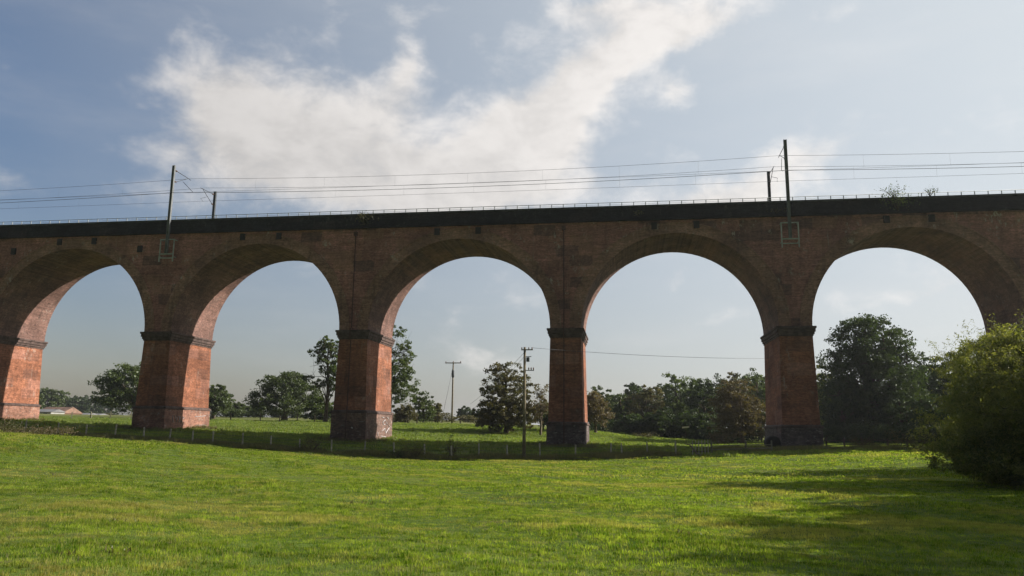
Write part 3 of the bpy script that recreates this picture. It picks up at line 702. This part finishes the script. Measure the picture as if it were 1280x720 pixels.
T('hedge_tree', 'squat olive shrub at the feet of the layered tall tree', 'tree', 508, 130, 14, 505, 'mixed', 2600, .3, trunk=.14, seed=35)
T('hedge_tree', 'distant dark round tree right behind the lone pole', 'tree', 583, 210, 13, 508, 'darkoak', 2400, .45, seed=16)
T('hedge_tree', 'distant low tree tucked against the round autumn tree', 'tree', 602, 210, 10, 511, 'darkoak', 1600, .45, seed=17)
T('crab_apple_tree', 'round autumn tinted tree behind the fence pole', 'tree', 633, 106, 40, 450, 'mixed', 13000, .27, trunk=.3, seed=18, nb=34, clump=.55, shell=.3,
  lobes=[(0, 0, .5, .75, .40), (0, 0, .3, .85, .28), (.15, -.2, .62, .6, .25), (-.3, -.3, .45, .5, .2), (-.45, 0, .68, .42, .22), (.1, 0, .8, .5, .17), (-.55, 0, .35, .42, .22), (.55, 0, .5, .42, .28), (.3, 0, .3, .6, .25), (-.1, -.2, .25, .7, .22), (-.2, 0, .88, .3, .09)])
T('thorn_tree', 'thin twiggy tree with few leaves left of the fourth pier', 'tree', 676, 104, 15, 478, 'brown', 800, .22, trunk=.16, seed=19, nb=34, clump=.6, shell=.1, bark='palebark')
T('thorn_tree', 'low brown and olive scrub tree at the left foot of the fourth pier', 'tree', 679, 112, 15, 502, 'green', 2600, .28, trunk=.12, seed=20)
T('thorn_tree', 'drooping brown twiggy tree at the right foot of the fourth pier', 'tree', 744, 112, 22, 488, 'brown', 3200, .25, trunk=.22, seed=22, nb=30, clump=.7, bark='palebark')
T('wood_edge_tree', 'rounded dark tree just right of the fourth pier', 'tree', 750, 150, 24, 479, 'oak', 5200, .36, seed=23)
T('wood_edge_tree', 'low pale green tree in the dip of the skyline right of the fourth pier', 'tree', 776, 145, 22, 490, 'green', 4200, .34, seed=24)
T('wood_edge_tree', 'dark domed tree at the left of the grove', 'tree', 792, 165, 22, 477, 'darkoak', 5200, .40, seed=25)
T('wood_edge_tree', 'olive green tree in the front of the grove', 'tree', 808, 140, 28, 481, 'mixed', 6000, .34, seed=26)
T('wood_edge_tree', 'tallest dark tree in the middle of the grove', 'tree', 846, 145, 35, 465, 'oak', 9000, .36, trunk=.5, seed=27)
T('wood_edge_tree', 'dark round tree on the right side of the grove', 'tree', 880, 138, 30, 472, 'darkoak', 7500, .34, trunk=.4, seed=28)
T('wood_edge_tree', 'deep green shrub tree under the left of the grove', 'tree', 826, 118, 26, 510, 'darkoak', 6500, .3, seed=36, shell=.3)
T('wood_edge_tree', 'deep green shrub tree under the right of the grove', 'tree', 868, 118, 27, 512, 'darkoak', 6500, .3, seed=37, shell=.3)
T('wood_edge_tree', 'low dark thicket tree nearest the fourth pier in the grove', 'tree', 786, 120, 22, 518, 'darkoak', 5000, .3, seed=38, shell=.3)
T('brown_tree', 'reddish brown fading tree left of the fifth pier', 'tree', 926, 106, 38, 471, 'brown', 7500, .26, trunk=.3, seed=29, nb=40, clump=.7, shell=.25, bark='palebark')
T('wood_edge_tree', 'green tree rising behind the reddish brown one', 'tree', 948, 150, 24, 461, 'green', 4800, .36, seed=30)
T('wood_edge_tree', 'brownish domed tree behind the gap right of the grove', 'tree', 912, 165, 28, 466, 'mixed', 5200, .42, seed=39)
T('dead_tree', 'bare twig topped tree poking above the brown crown', 'tree', 915, 158, 12, 457, 'brown', 120, .25, trunk=.2, seed=40, nb=30, clump=.5)
T('yellow_tree', 'yellow green tree showing right beside the fifth pier', 'tree', 1030, 125, 22, 448, 'yellow', 5200, .34, seed=31)
T('great_oak_tree', 'largest dark oak with see through top filling the last arch', 'tree', 1089, 118, 51, 388, 'darkoak', 36000, .31, trunk=.7, seed=32, nb=34, clump=1.0, shell=.5,
  lobes=[(0, 0, .46, .84, .34), (0, 0, .70, .66, .24), (-.12, 0, .86, .40, .12), (.28, .1, .84, .36, .12), (-.42, 0, .76, .34, .13), (.58, 0, .72, .32, .13), (-.72, 0, .60, .26, .10), (.76, 0, .56, .26, .13), (0, 0, .2, .95, .22), (-.6, -.2, .38, .42, .2), (.6, -.2, .36, .42, .2), (.05, -.4, .62, .45, .18), (-.3, -.4, .5, .45, .2), (.35, -.4, .46, .45, .2)])
T('wood_edge_tree', 'dark tree sloping down between the largest oak and the willow', 'tree', 1152, 128, 34, 440, 'darkoak', 9000, .34, seed=33, trunk=.4)
T('wood_edge_tree', 'dark tree just left of the willow top seen through the arch', 'tree', 1200, 130, 40, 442, 'darkoak', 9000, .34, seed=34, trunk=.4)
T('wood_edge_tree', 'dark understorey tree at the left foot of the largest oak', 'tree', 1052, 112, 26, 492, 'darkoak', 6000, .28, seed=41, shell=.3)
T('wood_edge_tree', 'dark understorey tree at the right foot of the largest oak', 'tree', 1125, 112, 30, 488, 'darkoak', 7000, .28, seed=42, shell=.3)
T('wood_edge_tree', 'dark undergrowth tree between the oak and the willow foot', 'tree', 1165, 109, 28, 492, 'darkoak', 6000, .28, seed=43, shell=.3)

k = 0
for px, D, hw, tp, mt in ((738, 205, 26, 494, 'oak'), (765, 215, 28, 494, 'darkoak'), (800, 210, 30, 484, 'oak'), (835, 205, 32, 480, 'darkoak'), (870, 210, 32, 478, 'oak'), (905, 205, 34, 470, 'darkoak'), (938, 210, 34, 466, 'oak'), (968, 205, 32, 466, 'oak'),
                      (1022, 200, 28, 478, 'darkoak'), (1052, 195, 30, 470, 'oak'), (1140, 200, 36, 462, 'darkoak'), (1185, 195, 38, 456, 'oak'), (1235, 200, 40, 452, 'darkoak'), (700, 210, 22, 508, 'oak')):
    T('background_tree', 'dark tree of the deep row closing the view behind the grove and the largest oak', 'tree', px, D, hw, tp, mt, 4600, .5, seed=60 + k, group='trees of the row behind the grove', nb=8); k += 1
def hedge(name, label, pts, h, wd, mat, n, leaf, seed):
    rg = np.random.default_rng(seed); Q = [at(px, 500, D) for px, D in pts]; o = Vector((Q[0].x, Q[0].y, G(Q[0].x, Q[0].y)))
    t = thing(name, label, 'hedge', o); C = []; mb = MB()
    L = sum((b - a).length for a, b in zip(Q[:-1], Q[1:]))
    for a, b in zip(Q[:-1], Q[1:]):
        m_ = int(n * (b - a).length / L); nc = max(3, int((b - a).length / 1.3)); cf = rg.random(nc); hs = rg.uniform(.55, 1.15, nc)
        i = rg.integers(0, nc, m_); f_ = cf[i][:, None]
        xy = np.array([a.x, a.y]) * (1 - f_) + np.array([b.x, b.y]) * f_ + rg.normal(size=(m_, 2)) * wd * .45
        z = Gv(xy[:, 0], xy[:, 1]) + rg.random(m_) ** .7 * h * hs[i]
        C.append(np.c_[xy, z] - np.array(o))
        for q in range(int((b - a).length / 3)):
            p = a.lerp(b, rg.random()); z0 = G(p.x, p.y); mb.tube([(p.x - o.x, p.y - o.y, z0 - o.z - .2), (p.x - o.x + .2, p.y - o.y, z0 - o.z + h * .7)], [.08, .02], 4)
    mb.build('stems', M['bark'], t)
    C = np.concatenate(C); link('foliage', quadmesh('foliage', leaves(C, leaf, .6, None, rg), rg.random(len(C)), M[mat]), None, t)
hedge('hedge', 'low hedge along the pasture from the second pier past the spreading oak', [(262, 190), (330, 188), (420, 185)], 2.2, 1.6, 'oak', 9000, .34, 1)
hedge('hedge', 'low straggly hedge behind the layered tall tree and lone pole', [(488, 165), (545, 170), (612, 175)], 1.7, 1.5, 'mixed', 7000, .3, 2)
hedge('hedge', 'far hedge in front of the hazy wood', [(92, 375), (170, 372)], 2.4, 2.5, 'mixed', 3500, .5, 3)
hedge('hedge', 'dark bramble bank beneath the grove right of the fourth pier', [(752, 122), (800, 120), (850, 118), (905, 116), (952, 112)], 2.6, 2.6, 'darkoak', 16000, .28, 4)
hedge('hedge', 'dark bramble bank beneath the largest oak', [(1024, 112), (1070, 110), (1120, 108), (1180, 106), (1250, 104)], 3.0, 2.4, 'darkoak', 16000, .26, 5)

# willow bushes along the right hand margin
def willow(name, label, f_, l_, rad_, H, n, leaf, seed, lobes):
    rg = np.random.default_rng(seed); x, y, _ = rel(f_, l_, 0); z = G(x, y)
    root = thing(name, label, 'bush', (x, y, z))
    dirv = Vector((math.sin(YAW), math.cos(YAW), 0)); ac = Vector((math.cos(YAW), -math.sin(YAW), 0))
    LB = [((ac.x * a * rad_ + dirv.x * b * rad_, ac.y * a * rad_ + dirv.y * b * rad_, c * H), (r_ * rad_, r_ * rad_, h_ * H)) for a, b, c, r_, h_ in lobes]
    mb = MB()
    for k in range(6):
        a = k * 1.05 + seed; branches(mb, (.5 * math.cos(a), .5 * math.sin(a), -.3), (1.3 * math.cos(a), 1.3 * math.sin(a), H * .7), .11, LB, rg, 7)
    mb.build('stems', M['bark'], root)
    V, rn = crown(LB, n, leaf, rg, .48, .62, .26, .12, perclump=70)
    # upright and arching shoots round the outline
    sh = []; shr = []
    for k in range(int(n / 260)):
        l = LB[rg.integers(len(LB))]; d = unit(rg.normal(size=3)); d[2] = abs(d[2]) * .8 + .15
        s = np.array(l[0]) + d * np.array(l[1]) * .9; e = unit(d * .6 + np.array([rg.normal() * .35, rg.normal() * .35, .75])) * rg.uniform(.5, 1.25)
        q = rg.random(30); c = s + e * q[:, None] + rg.normal(size=(30, 3)) * .07; sh.append(c); shr.append(np.full(30, rg.random()))
    C = np.concatenate(sh); V2 = leaves(C, leaf * .8, .22, .1, rg)
    V = np.concatenate([V, V2]); rn = np.r_[rn, np.concatenate(shr) * .6 + rg.random(len(C)) * .4]
    V[..., 2] = np.maximum(V[..., 2], .03)
    link('foliage', quadmesh('foliage', V, rn, M['willow']), None, root); return root
WL = [(-.1, 0, .18, .8, .22), (-.35, -.25, .16, .5, .2), (.2, -.4, .2, .6, .24), (0, 0, .5, .78, .48), (-.3, -.1, .52, .52, .32), (-.42, .1, .28, .5, .28), (.3, 0, .75, .55, .24), (-.15, .3, .72, .5, .22), (.5, .2, .4, .5, .38), (-.2, -.4, .35, .5, .3), (.15, -.3, .6, .5, .3)]
willow('willow_bush', 'large yellow green willow bush filling the right edge of the meadow', 31.5, 22.2, 5.7, 6.7, 160000, .165, 3, WL)
willow('willow_bush', 'feathery willow bush behind the large one, its shoots waving above', 44, 28.6, 4.4, 7.6, 48000, .2, 4, WL)
willow('willow_bush', 'willow bush on the near right margin that throws the corner shadow', 12.5, 15.4, 3.5, 6.2, 48000, .23, 5, WL)
willow('willow_bush', 'willow bush between the near margin and the large willow', 19.5, 19.5, 4.2, 6.2, 48000, .23, 6, WL)
willow('willow_bush', 'willow bush between the large willow and the feathery one', 38, 28.5, 4.8, 6.6, 48000, .23, 8, WL)
willow('willow_bush', 'low willow bush beside the near margin one', 16, 17.0, 3.9, 6.2, 48000, .23, 9, WL)
willow('willow_bush', 'willow bush filling the gap in the margin just nearer than the large one', 23, 21.4, 4.3, 6.6, 48000, .23, 10, WL)
willow('willow_bush', 'willow bush crowding the large willow on its hidden right side', 25, 24.5, 4.8, 6.8, 36000, .18, 7, WL)

# small plants rooted in the viaduct parapet
def sprout(x, z, w, h, mat, label, seed, n=260):
    rg = np.random.default_rng(seed); t = thing('parapet_shrub', label, 'plant', (x, -.42, z))
    mb = MB()
    for k in range(8):
        a = rg.uniform(-1.2, 1.2); L = h * rg.uniform(.6, 1.1)
        mb.tube([(0, 0, 0), (math.sin(a) * w * .3, -.15, L * .55), (math.sin(a) * w * .7, -.1 + rg.uniform(-.3, .3), L)], [.03, .02, .008], 4)
    mb.build('stems', M['bark'], t)
    C = rg.normal(size=(n, 3)) * np.array([w * .36, .22, h * .25]) + np.array([0, -.2, h * .62])
    link('foliage', quadmesh('foliage', leaves(C, .16, .5, None, rg), rg.random(n), M[mat]), None, t)
sprout(23.0, 11.2, 1.5, 1.4, 'mixed', 'small bush growing on the parapet above the third pier', 1)
sprout(76.6, 11.1, 2.0, 1.7, 'green', 'largest bush growing on the parapet above the last arch', 2, 420)
sprout(76.2, 12.4, 1.8, 1.2, 'green', 'leafy sprig standing up over the handrail above the last arch', 3, 160)
sprout(79.6, 12.4, 1.0, .8, 'green', 'tiny sprig on the handrail right of the parapet bushes', 4, 90)
sprout(65.3, 11.2, 1.2, .5, 'mixed', 'faint plant tuft on the parapet left of the right hand mast', 5, 60)
sprout(51.8, 11.3, .8, .6, 'mixed', 'little plant tuft on the parapet left of the middle arch crown', 6, 50)

# low bushes in the rough strip at the fence
def tuft(px, D, w, h, mat, label, seed, n=900, name='low_shrub'):
    rg = np.random.default_rng(seed); p = at(px, 500, D); z = G(p.x, p.y)
    t = thing(name, label, 'shrub', (p.x, p.y, z)); mb = MB()
    for k in range(7):
        a = rg.uniform(0, 6.28); mb.tube([(0, 0, -.1), (math.cos(a) * w * .2, math.sin(a) * w * .2, h * .5), (math.cos(a) * w * .4, math.sin(a) * w * .3, h * .95)], [.03, .02, .006], 4)
    mb.build('stems', M['bark'], t)
    nc = 14; c0 = rg.normal(size=(nc, 3)) * np.array([w * .27, w * .2, h * .22]) + np.array([0, 0, h * .5])
    C = c0[rg.integers(0, nc, n)] + rg.normal(size=(n, 3)) * np.array([w * .1, w * .1, h * .15]); C[:, 2] = np.abs(C[:, 2])
    link('foliage', quadmesh('foliage', leaves(C, .13, .45, None, rg), rg.random(n), M[mat]), None, t)
tuft(521, 67, 2.4, 1.15, 'mixed', 'rounded low shrub at the fence just right of the third pier', 1)
tuft(500, 67.5, 1.6, .8, 'green', 'smaller low shrub at the fence left of the rounded one', 2, 600)
tuft(566, 68, 1.4, 1.5, 'mixed', 'upright weedy shrub around a fence post left of the pole', 3, 500)
tuft(392, 71, 2.6, 1.1, 'mixed', 'pale weedy clump at the fence left of the third pier foot', 4)
tuft(18, 80, 6.5, 1.3, 'mixed', 'broad dark bramble patch below the leftmost pier', 5, 2600)
tuft(50, 80, 5.5, .9, 'brown', 'flat brown bramble patch right of the dark one by the leftmost pier', 6, 1800)
tuft(1073, 77, 2.2, 1.3, 'mixed', 'weedy clump along the right rail fence nearest the pier', 7, 900)
tuft(1142, 74, 3.2, 1.6, 'mixed', 'tangled bramble over the right rail fence close to the willow', 8, 1500)
tuft(1010, 72, 2.6, .4, 'mixed', 'low weeds at the foot of the right hand pier', 9, 500)
tuft(929.5, 66.5, .9, .5, 'green', 'weeds around the middle post of the short rail fence', 10, 300)
tuft(806, 110, 3.0, .9, 'mixed', 'pale weeds in front of the grove', 11, 700)

# ------------------------------------------------------------------ grass
def blade_patch(name, nb, radius, h, w, rg, mat, lean=.45):
    r_ = radius * np.sqrt(rg.random(nb)); a = rg.uniform(0, 2 * np.pi, nb)
    B = np.stack([r_ * np.cos(a), r_ * np.sin(a), np.full(nb, -.015)], 1)
    # tufting: pull blades to random centres
    cen = rg.uniform(-radius, radius, (max(4, nb // 26), 2)); k = rg.integers(0, len(cen), nb); q = rg.random(nb) < .7
    B[q, :2] = cen[k][q] + rg.normal(size=(q.sum(), 2)) * radius * .05
    hh = h * rg.uniform(.5, 1.4, nb); t = rg.uniform(0, 2 * np.pi, nb)
    side = np.stack([np.cos(t), np.sin(t), np.zeros(nb)], 1); ln = np.stack([-np.sin(t), np.cos(t), np.zeros(nb)], 1)
    l = (rg.uniform(-.2, 1, nb) * lean)[:, None] * hh[:, None]; up = np.array([0, 0, 1.0]) * hh[:, None]
    V = np.stack([B - side * w / 2, B + side * w / 2, B + ln * l + up + side * w * .15, B + ln * l + up - side * w * .15], 1)
    # middle bend: two quads per blade
    mid = B + ln * l * .3 + up * .58
    V1 = np.stack([B - side * w / 2, B + side * w / 2, mid + side * w * .42, mid - side * w * .42], 1)
    V2 = np.stack([mid - side * w * .42, mid + side * w * .42, B + ln * l * 1.1 + up + side * w * .08, B + ln * l * 1.1 + up - side * w * .08], 1)
    rn = rg.random(nb); me = quadmesh(name, np.concatenate([V1, V2]), np.r_[rn, rn], mat)
    return bpy.data.objects.new(name, me)

def scatter(name, label, P, patches, cat='grass'):
    """P: (n,2) positions; one object whose points carry instanced patches"""
    z = Gv(P[:, 0], P[:, 1]); me = bpy.data.meshes.new(name)
    me.from_pydata(np.c_[P, z].tolist(), [], [])
    e = .5; gxx = (Gv(P[:, 0] + e, P[:, 1]) - Gv(P[:, 0] - e, P[:, 1])) / (2 * e); gyy = (Gv(P[:, 0], P[:, 1] + e) - Gv(P[:, 0], P[:, 1] - e)) / (2 * e)
    rot = []
    for a, b in zip(gxx, gyy):
        qn = Vector((0, 0, 1)).rotation_difference(Vector((-a, -b, 1)).normalized()).to_matrix() @ Matrix.Rotation(rng.uniform(0, 6.28), 3, 'Z')
        rot.append(tuple(qn.to_euler()))
    ra = me.attributes.new('rot', 'FLOAT_VECTOR', 'POINT'); ra.data.foreach_set('vector', np.array(rot, np.float32).ravel())
    ia = me.attributes.new('pick', 'INT', 'POINT'); ia.data.foreach_set('value', rng.integers(0, len(patches), len(P)).astype(np.int32))
    sa = me.attributes.new('sz', 'FLOAT', 'POINT'); sa.data.foreach_set('value', (rng.uniform(.7, 1.4, len(P)) ** 1.3 * (1 + .28 * np.sin(P[:, 0] * .9 + 2 * np.sin(P[:, 1] * .5)) * np.sin(P[:, 1] * 1.1 + P[:, 0] * .3))).astype(np.float32))
    o = link(name, me, None); tag(o, label, cat, kind='stuff')
    col = bpy.data.collections.new(name + '_patches')
    for p in patches: col.objects.link(p)
    ng = bpy.data.node_groups.new(name, 'GeometryNodeTree')
    ng.interface.new_socket('Geometry', in_out='INPUT', socket_type='NodeSocketGeometry'); ng.interface.new_socket('Geometry', in_out='OUTPUT', socket_type='NodeSocketGeometry')
    nn = ng.nodes; gi = nn.new('NodeGroupInput'); go = nn.new('NodeGroupOutput'); ip = nn.new('GeometryNodeInstanceOnPoints')
    m2p = nn.new('GeometryNodeMeshToPoints')
    ci = nn.new('GeometryNodeCollectionInfo'); ci.inputs['Collection'].default_value = col; ci.inputs['Separate Children'].default_value = True
    def attr(nm, ty):
        x = nn.new('GeometryNodeInputNamedAttribute'); x.data_type = ty; x.inputs['Name'].default_value = nm; return [s for s in x.outputs if s.enabled][0]
    L = ng.links.new
    L(gi.outputs[0], m2p.inputs['Mesh']); L(m2p.outputs[0], ip.inputs['Points']); L(ci.outputs[0], ip.inputs['Instance']); ip.inputs['Pick Instance'].default_value = True
    L(attr('pick', 'INT'), ip.inputs['Instance Index']); L(attr('rot', 'FLOAT_VECTOR'), ip.inputs['Rotation'])
    L(attr('sz', 'FLOAT'), ip.inputs['Scale']); L(ip.outputs[0], go.inputs[0])
    md = o.modifiers.new('scatter', 'NODES'); md.node_group = ng
    return o

def polar(f0, f1, step, half=.72):
    """jittered grid over the ground ahead of the viewer"""
    g_ = []
    n = int(f1 / step) + 2
    for i in range(-n, n):
        for k in range(0, n):
            f_ = k * step + rng.uniform(-.4, .4) * step; l_ = i * step + rng.uniform(-.4, .4) * step
            if f0 <= f_ < f1 and abs(l_) < half * f_ + 2: g_.append(rel(f_, l_, 0)[:2])
    return np.array(g_)
def fence_y(P):
    """distance inside the mown meadow measured from the fence line (positive = this side)"""
    fx = [at(px, 500, D) for px, D in F1] + [at(1010, 500, 74), at(1180, 500, 75), at(1400, 500, 78)]
    xs = np.array([p.x for p in fx]); ys = np.array([p.y for p in fx])
    return np.interp(P[:, 0], xs, ys) - P[:, 1]
rg = np.random.default_rng(77)
nearp = [blade_patch('near_blades', 640, .62, .040, .006, rg, M['blade']) for _ in range(5)]
midp = [blade_patch('mid_blades', 620, .95, .042, .011, rg, M['blade']) for _ in range(4)]
farp = [blade_patch('far_blades', 650, 1.9, .042, .026, rg, M['blade']) for _ in range(4)]
roughp = [blade_patch('rough_blades', 380, .7, .24, .016, rg, M['rough'], .6) for _ in range(4)]
Pn = polar(6, 20, .55); scatter('near_grass', 'short mown meadow grass nearest the viewer', Pn, nearp)
Pm = polar(20, 36, .95); scatter('middle_grass', 'short mown meadow grass in the middle of the field', Pm, midp)
Pf = polar(36, 84, 1.7); Pf = Pf[fence_y(Pf) > -1.5]; scatter('far_grass', 'short mown meadow grass towards the fence', Pf, farp)
Pw = polar(7, 42, 2.3); Pw = Pw[rng.random(len(Pw)) < .4]
scatter('meadow_weeds', 'scattered coarse weeds and taller tufts dotted through the mown meadow', Pw, [blade_patch('weed_blades', 36, .14 + .07 * q, .052, .016, rg, M['rough' if q % 2 else 'pasture'], 1.1) for q in range(4)], 'weeds')
# rough strip both sides of the fence
Pr = []
for k in range(520):
    i = rng.integers(0, len(F1) - 1); f_ = rng.random(); p = at(F1[i][0] * (1 - f_) + F1[i + 1][0] * f_, 500, F1[i][1] * (1 - f_) + F1[i + 1][1] * f_)
    Pr.append((p.x, p.y + rng.normal() * .7 - .3))
for k in range(260):
    p = at(rng.uniform(885, 1190), 500, rng.normal() * 1.2 + 74); Pr.append((p.x, p.y))
for i in range(-1, 5):
    for k in range(26):
        sd_ = k % 4; a = rng.random()
        x, y = ((i * S - 2.1 + 4.2 * a, -.55), (i * S + 2.3, -.4 + 9.4 * a), (i * S - 2.3, -.4 + 9.4 * a), (i * S - 2.1 + 4.2 * a, -.5))[sd_]; Pr.append((x + rng.normal() * .15, y + rng.normal() * .2))
scatter('rough_verge_grass', 'taller straw tinted rough grass along the fence line', np.array(Pr), roughp)
Pb = np.array([(x, y) for x, y in zip(rng.uniform(-60, 110, 2900), rng.uniform(-13, 44, 2900))])
scatter('pasture_grass', 'longer grass growing around and behind the pier feet', Pb, [blade_patch('pasture_blades', 560, 1.8, .12, .035, rg, M['pasture'], .6) for _ in range(3)])

# ------------------------------------------------------------------ sky, clouds, sun
SUN_EL, SUN_A = R(26.5), R(16.3)       # elevation; angle behind the line of the viaduct
sd = Vector((math.cos(SUN_EL) * math.cos(SUN_A), math.cos(SUN_EL) * math.sin(SUN_A), math.sin(SUN_EL)))
w = bpy.data.worlds.new('World'); sc.world = w; w.use_nodes = True; nt = w.node_tree; nt.nodes.clear(); g = N(nt)
sky = g.n('ShaderNodeTexSky', sky_type='NISHITA'); sky.sun_disc = False; sky.sun_elevation = SUN_EL
sky.sun_rotation = math.atan2(sd.x, sd.y); sky.air_density = 1.0; sky.dust_density = 2.2; sky.ozone_density = 1.2; sky.altitude = 50
tc = g.n('ShaderNodeTexCoord').outputs['Generated']
sx = g.n('ShaderNodeSeparateXYZ'); nt.links.new(tc, sx.inputs[0])
az = g.math('ARCTAN2', sx.outputs[0], sx.outputs[1]); el = g.math('ARCSINE', g.math('MINIMUM', g.math('MAXIMUM', sx.outputs[2], -1.0), 1.0))
def azel(px, py):
    d = ray(px, py); return math.atan2(d.x, d.y), math.asin(d.z)
# (centre px, centre py, half length, half height in px, tilt deg, weight)
BL = [(345, 140, 112, 72, 0, 1.0), (272, 108, 55, 45, 0, .35), (450, 212, 200, 46, 0, .78), (505, 78, 22, 42, 10, .7), (478, 128, 42, 36, 0, .5), (640, 170, 130, 62, 32, .95), (762, 82, 120, 40, 38, .9),
      (872, 25, 66, 26, 12, .8), (760, 10, 90, 22, 15, .55), (620, 232, 220, 34, 0, .62), (835, 122, 22, 20, 0, .62), (930, 235, 110, 30, 20, .62), (1000, 200, 60, 22, 20, .3),
      (60, 240, 110, 20, 10, .3), (620, 380, 120, 26, 20, .3), (1160, 365, 110, 20, 5, .42), (840, 345, 16, 20, 0, .42), (900, 400, 50, 14, 10, .28), (600, 450, 50, 18, 10, .45), (660, 455, 30, 14, 0, .35), (530, 345, 30, 30, 30, .35), (900, 260, 90, 26, 0, .5),
      (700, 10, 60, 16, 0, .3), (590, 45, 24, 14, 0, .25), (520, 12, 40, 14, 0, .3), (1020, 5, 80, 14, 0, .25), (1550, 250, 250, 120, 0, .4)]
comb = g.n('ShaderNodeCombineXYZ'); g.sock(comb, 0, az); g.sock(comb, 1, el)
nz = g.n('ShaderNodeTexNoise'); nt.links.new(comb.outputs[0], nz.inputs['Vector']); nz.inputs['Scale'].default_value = 9; nz.inputs['Detail'].default_value = 5; nz.inputs['Roughness'].default_value = .6
sn = g.n('ShaderNodeSeparateColor'); nt.links.new(nz.outputs['Color'], sn.inputs[0])
azw = g.math('ADD', az, g.math('MULTIPLY', g.math('SUBTRACT', sn.outputs[0], .5), .11)); elw = g.math('ADD', el, g.math('MULTIPLY', g.math('SUBTRACT', sn.outputs[1], .5), .09))
tot = None
for px, py, a, b, tilt, wt in BL:
    A0, E0 = azel(px, py); ra = a / F * 1.04; rb = b / F * 1.04; ce = math.cos(E0); ct, st = math.cos(R(tilt)), math.sin(R(tilt))
    dx = g.math('MULTIPLY', g.math('SUBTRACT', azw, A0), ce); dy = g.math('SUBTRACT', elw, E0)
    p = g.math('MULTIPLY_ADD', dx, ct / ra, g.math('MULTIPLY', dy, st / ra)); q = g.math('MULTIPLY_ADD', dx, -st / rb, g.math('MULTIPLY', dy, ct / rb))
    e = g.math('POWER', math.e, g.math('MULTIPLY', g.math('ADD', g.math('MULTIPLY', p, p), g.math('MULTIPLY', q, q)), -1.0))
    e = g.math('MULTIPLY', e, wt); tot = e if tot is None else g.math('ADD', tot, e)
tot = g.math('MINIMUM', tot, 1.15)
f1 = g.noise(g.scale(comb.outputs[0], 1, 1.5, 1), 11, 9, .58, .3)
f2 = g.noise(g.scale(comb.outputs[0], 1, 2.2, 1, (3, 1, 0)), 26, 7, .6, .2)
dens = g.math('ADD', tot, g.math('MULTIPLY', g.math('SUBTRACT', f1, .5), 1.45))
dens = g.math('ADD', dens, g.math('MULTIPLY', g.math('SUBTRACT', f2, .5), .35))
cov = g.ramp(dens, .14, 1.08)
# faint high veil
veil = g.math('MULTIPLY', g.ramp(g.noise(g.scale(comb.outputs[0], .7, 2.6, 1, (5, 2, 0)), 4, 6, .6), .45, .75), .11)
cov = g.math('MAXIMUM', g.math('MULTIPLY', cov, .9), veil)
CLB = 8.9
shade = g.math('MULTIPLY', g.ramp(g.math('ADD', f1, g.math('MULTIPLY', f2, .35)), .45, .85, .86, 1.06), g.ramp(tot, 1.15, .35, .93, 1.05))
cc = g.mix(1.0, (CLB * 1.0, CLB * .955, CLB * .915, 1), shade, 'MULTIPLY')
skyc = g.mix(1.0, sky.outputs[0], (.93, 1.0, 1.10, 1), 'MULTIPLY')
skyc = g.mix(1.0, skyc, g.mix(g.ramp(el, .02, .42), (1.16, .97, .86, 1), (1, 1, 1, 1)), 'MULTIPLY')
# milky haze thickens towards the sun; behind the viewer it is dimmed to cut fill on the viaduct fronts
dt = g.n('ShaderNodeVectorMath', operation='DOT_PRODUCT'); nt.links.new(tc, dt.inputs[0]); dt.inputs[1].default_value = sd
hf = g.math('MINIMUM', g.math('MAXIMUM', g.math('MULTIPLY_ADD', dt.outputs['Value'], .80, .225), .02), .82)
skyc = g.mix(hf, skyc, (7.6, 8.1, 8.3, 1))
CS = g.ramp(dt.outputs['Value'], -.35, .5, .76, 1.08)
cc = g.mix(1.0, cc, CS, 'MULTIPLY')
col = g.mix(cov, skyc, cc)
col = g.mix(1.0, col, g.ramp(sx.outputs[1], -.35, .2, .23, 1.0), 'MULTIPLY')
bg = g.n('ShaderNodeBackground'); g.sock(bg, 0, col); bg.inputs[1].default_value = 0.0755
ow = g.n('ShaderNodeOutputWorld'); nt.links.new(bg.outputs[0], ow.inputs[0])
w.cycles.sampling_method = 'MANUAL'; w.cycles.sample_map_resolution = 512

sl = bpy.data.lights.new('sun', 'SUN'); sl.energy = 5.0; sl.angle = R(.53); sl.color = (1, .93, .82)
so = bpy.data.objects.new('sun', sl); COL.objects.link(so); so.rotation_euler = sd.to_track_quat('Z', 'Y').to_euler()

# ------------------------------------------------------------------ haze
HZ = 0.0002
if HZ:
    ma, nt2 = newmat('haze'); gg = N(nt2); pv = gg.n('ShaderNodeVolumePrincipled'); pv.inputs['Color'].default_value = (.86, .9, .96, 1)
    pv.inputs['Density'].default_value = HZ; pv.inputs['Anisotropy'].default_value = .3; gg.out(vol=pv.outputs[0])
    hz = MB().box((0, 500, 4), (13200, 13400, 46)).build('haze', ma); tag(hz, 'thin pale autumn haze over the whole meadow', 'haze', kind='stuff')

sc.view_settings.view_transform = 'Standard'; sc.view_settings.look = 'None'; sc.view_settings.exposure = 0.4; sc.view_settings.gamma = 1
sc.render.engine = 'CYCLES'; cy = sc.cycles
cy.use_denoising = True; cy.max_bounces = 6; cy.diffuse_bounces = 3; cy.transmission_bounces = 4; cy.transparent_max_bounces = 4; cy.volume_bounces = 0
cy.use_adaptive_sampling = True; cy.adaptive_threshold = .02; cy.sample_clamp_indirect = 6; cy.caustics_reflective = False; cy.caustics_refractive = False
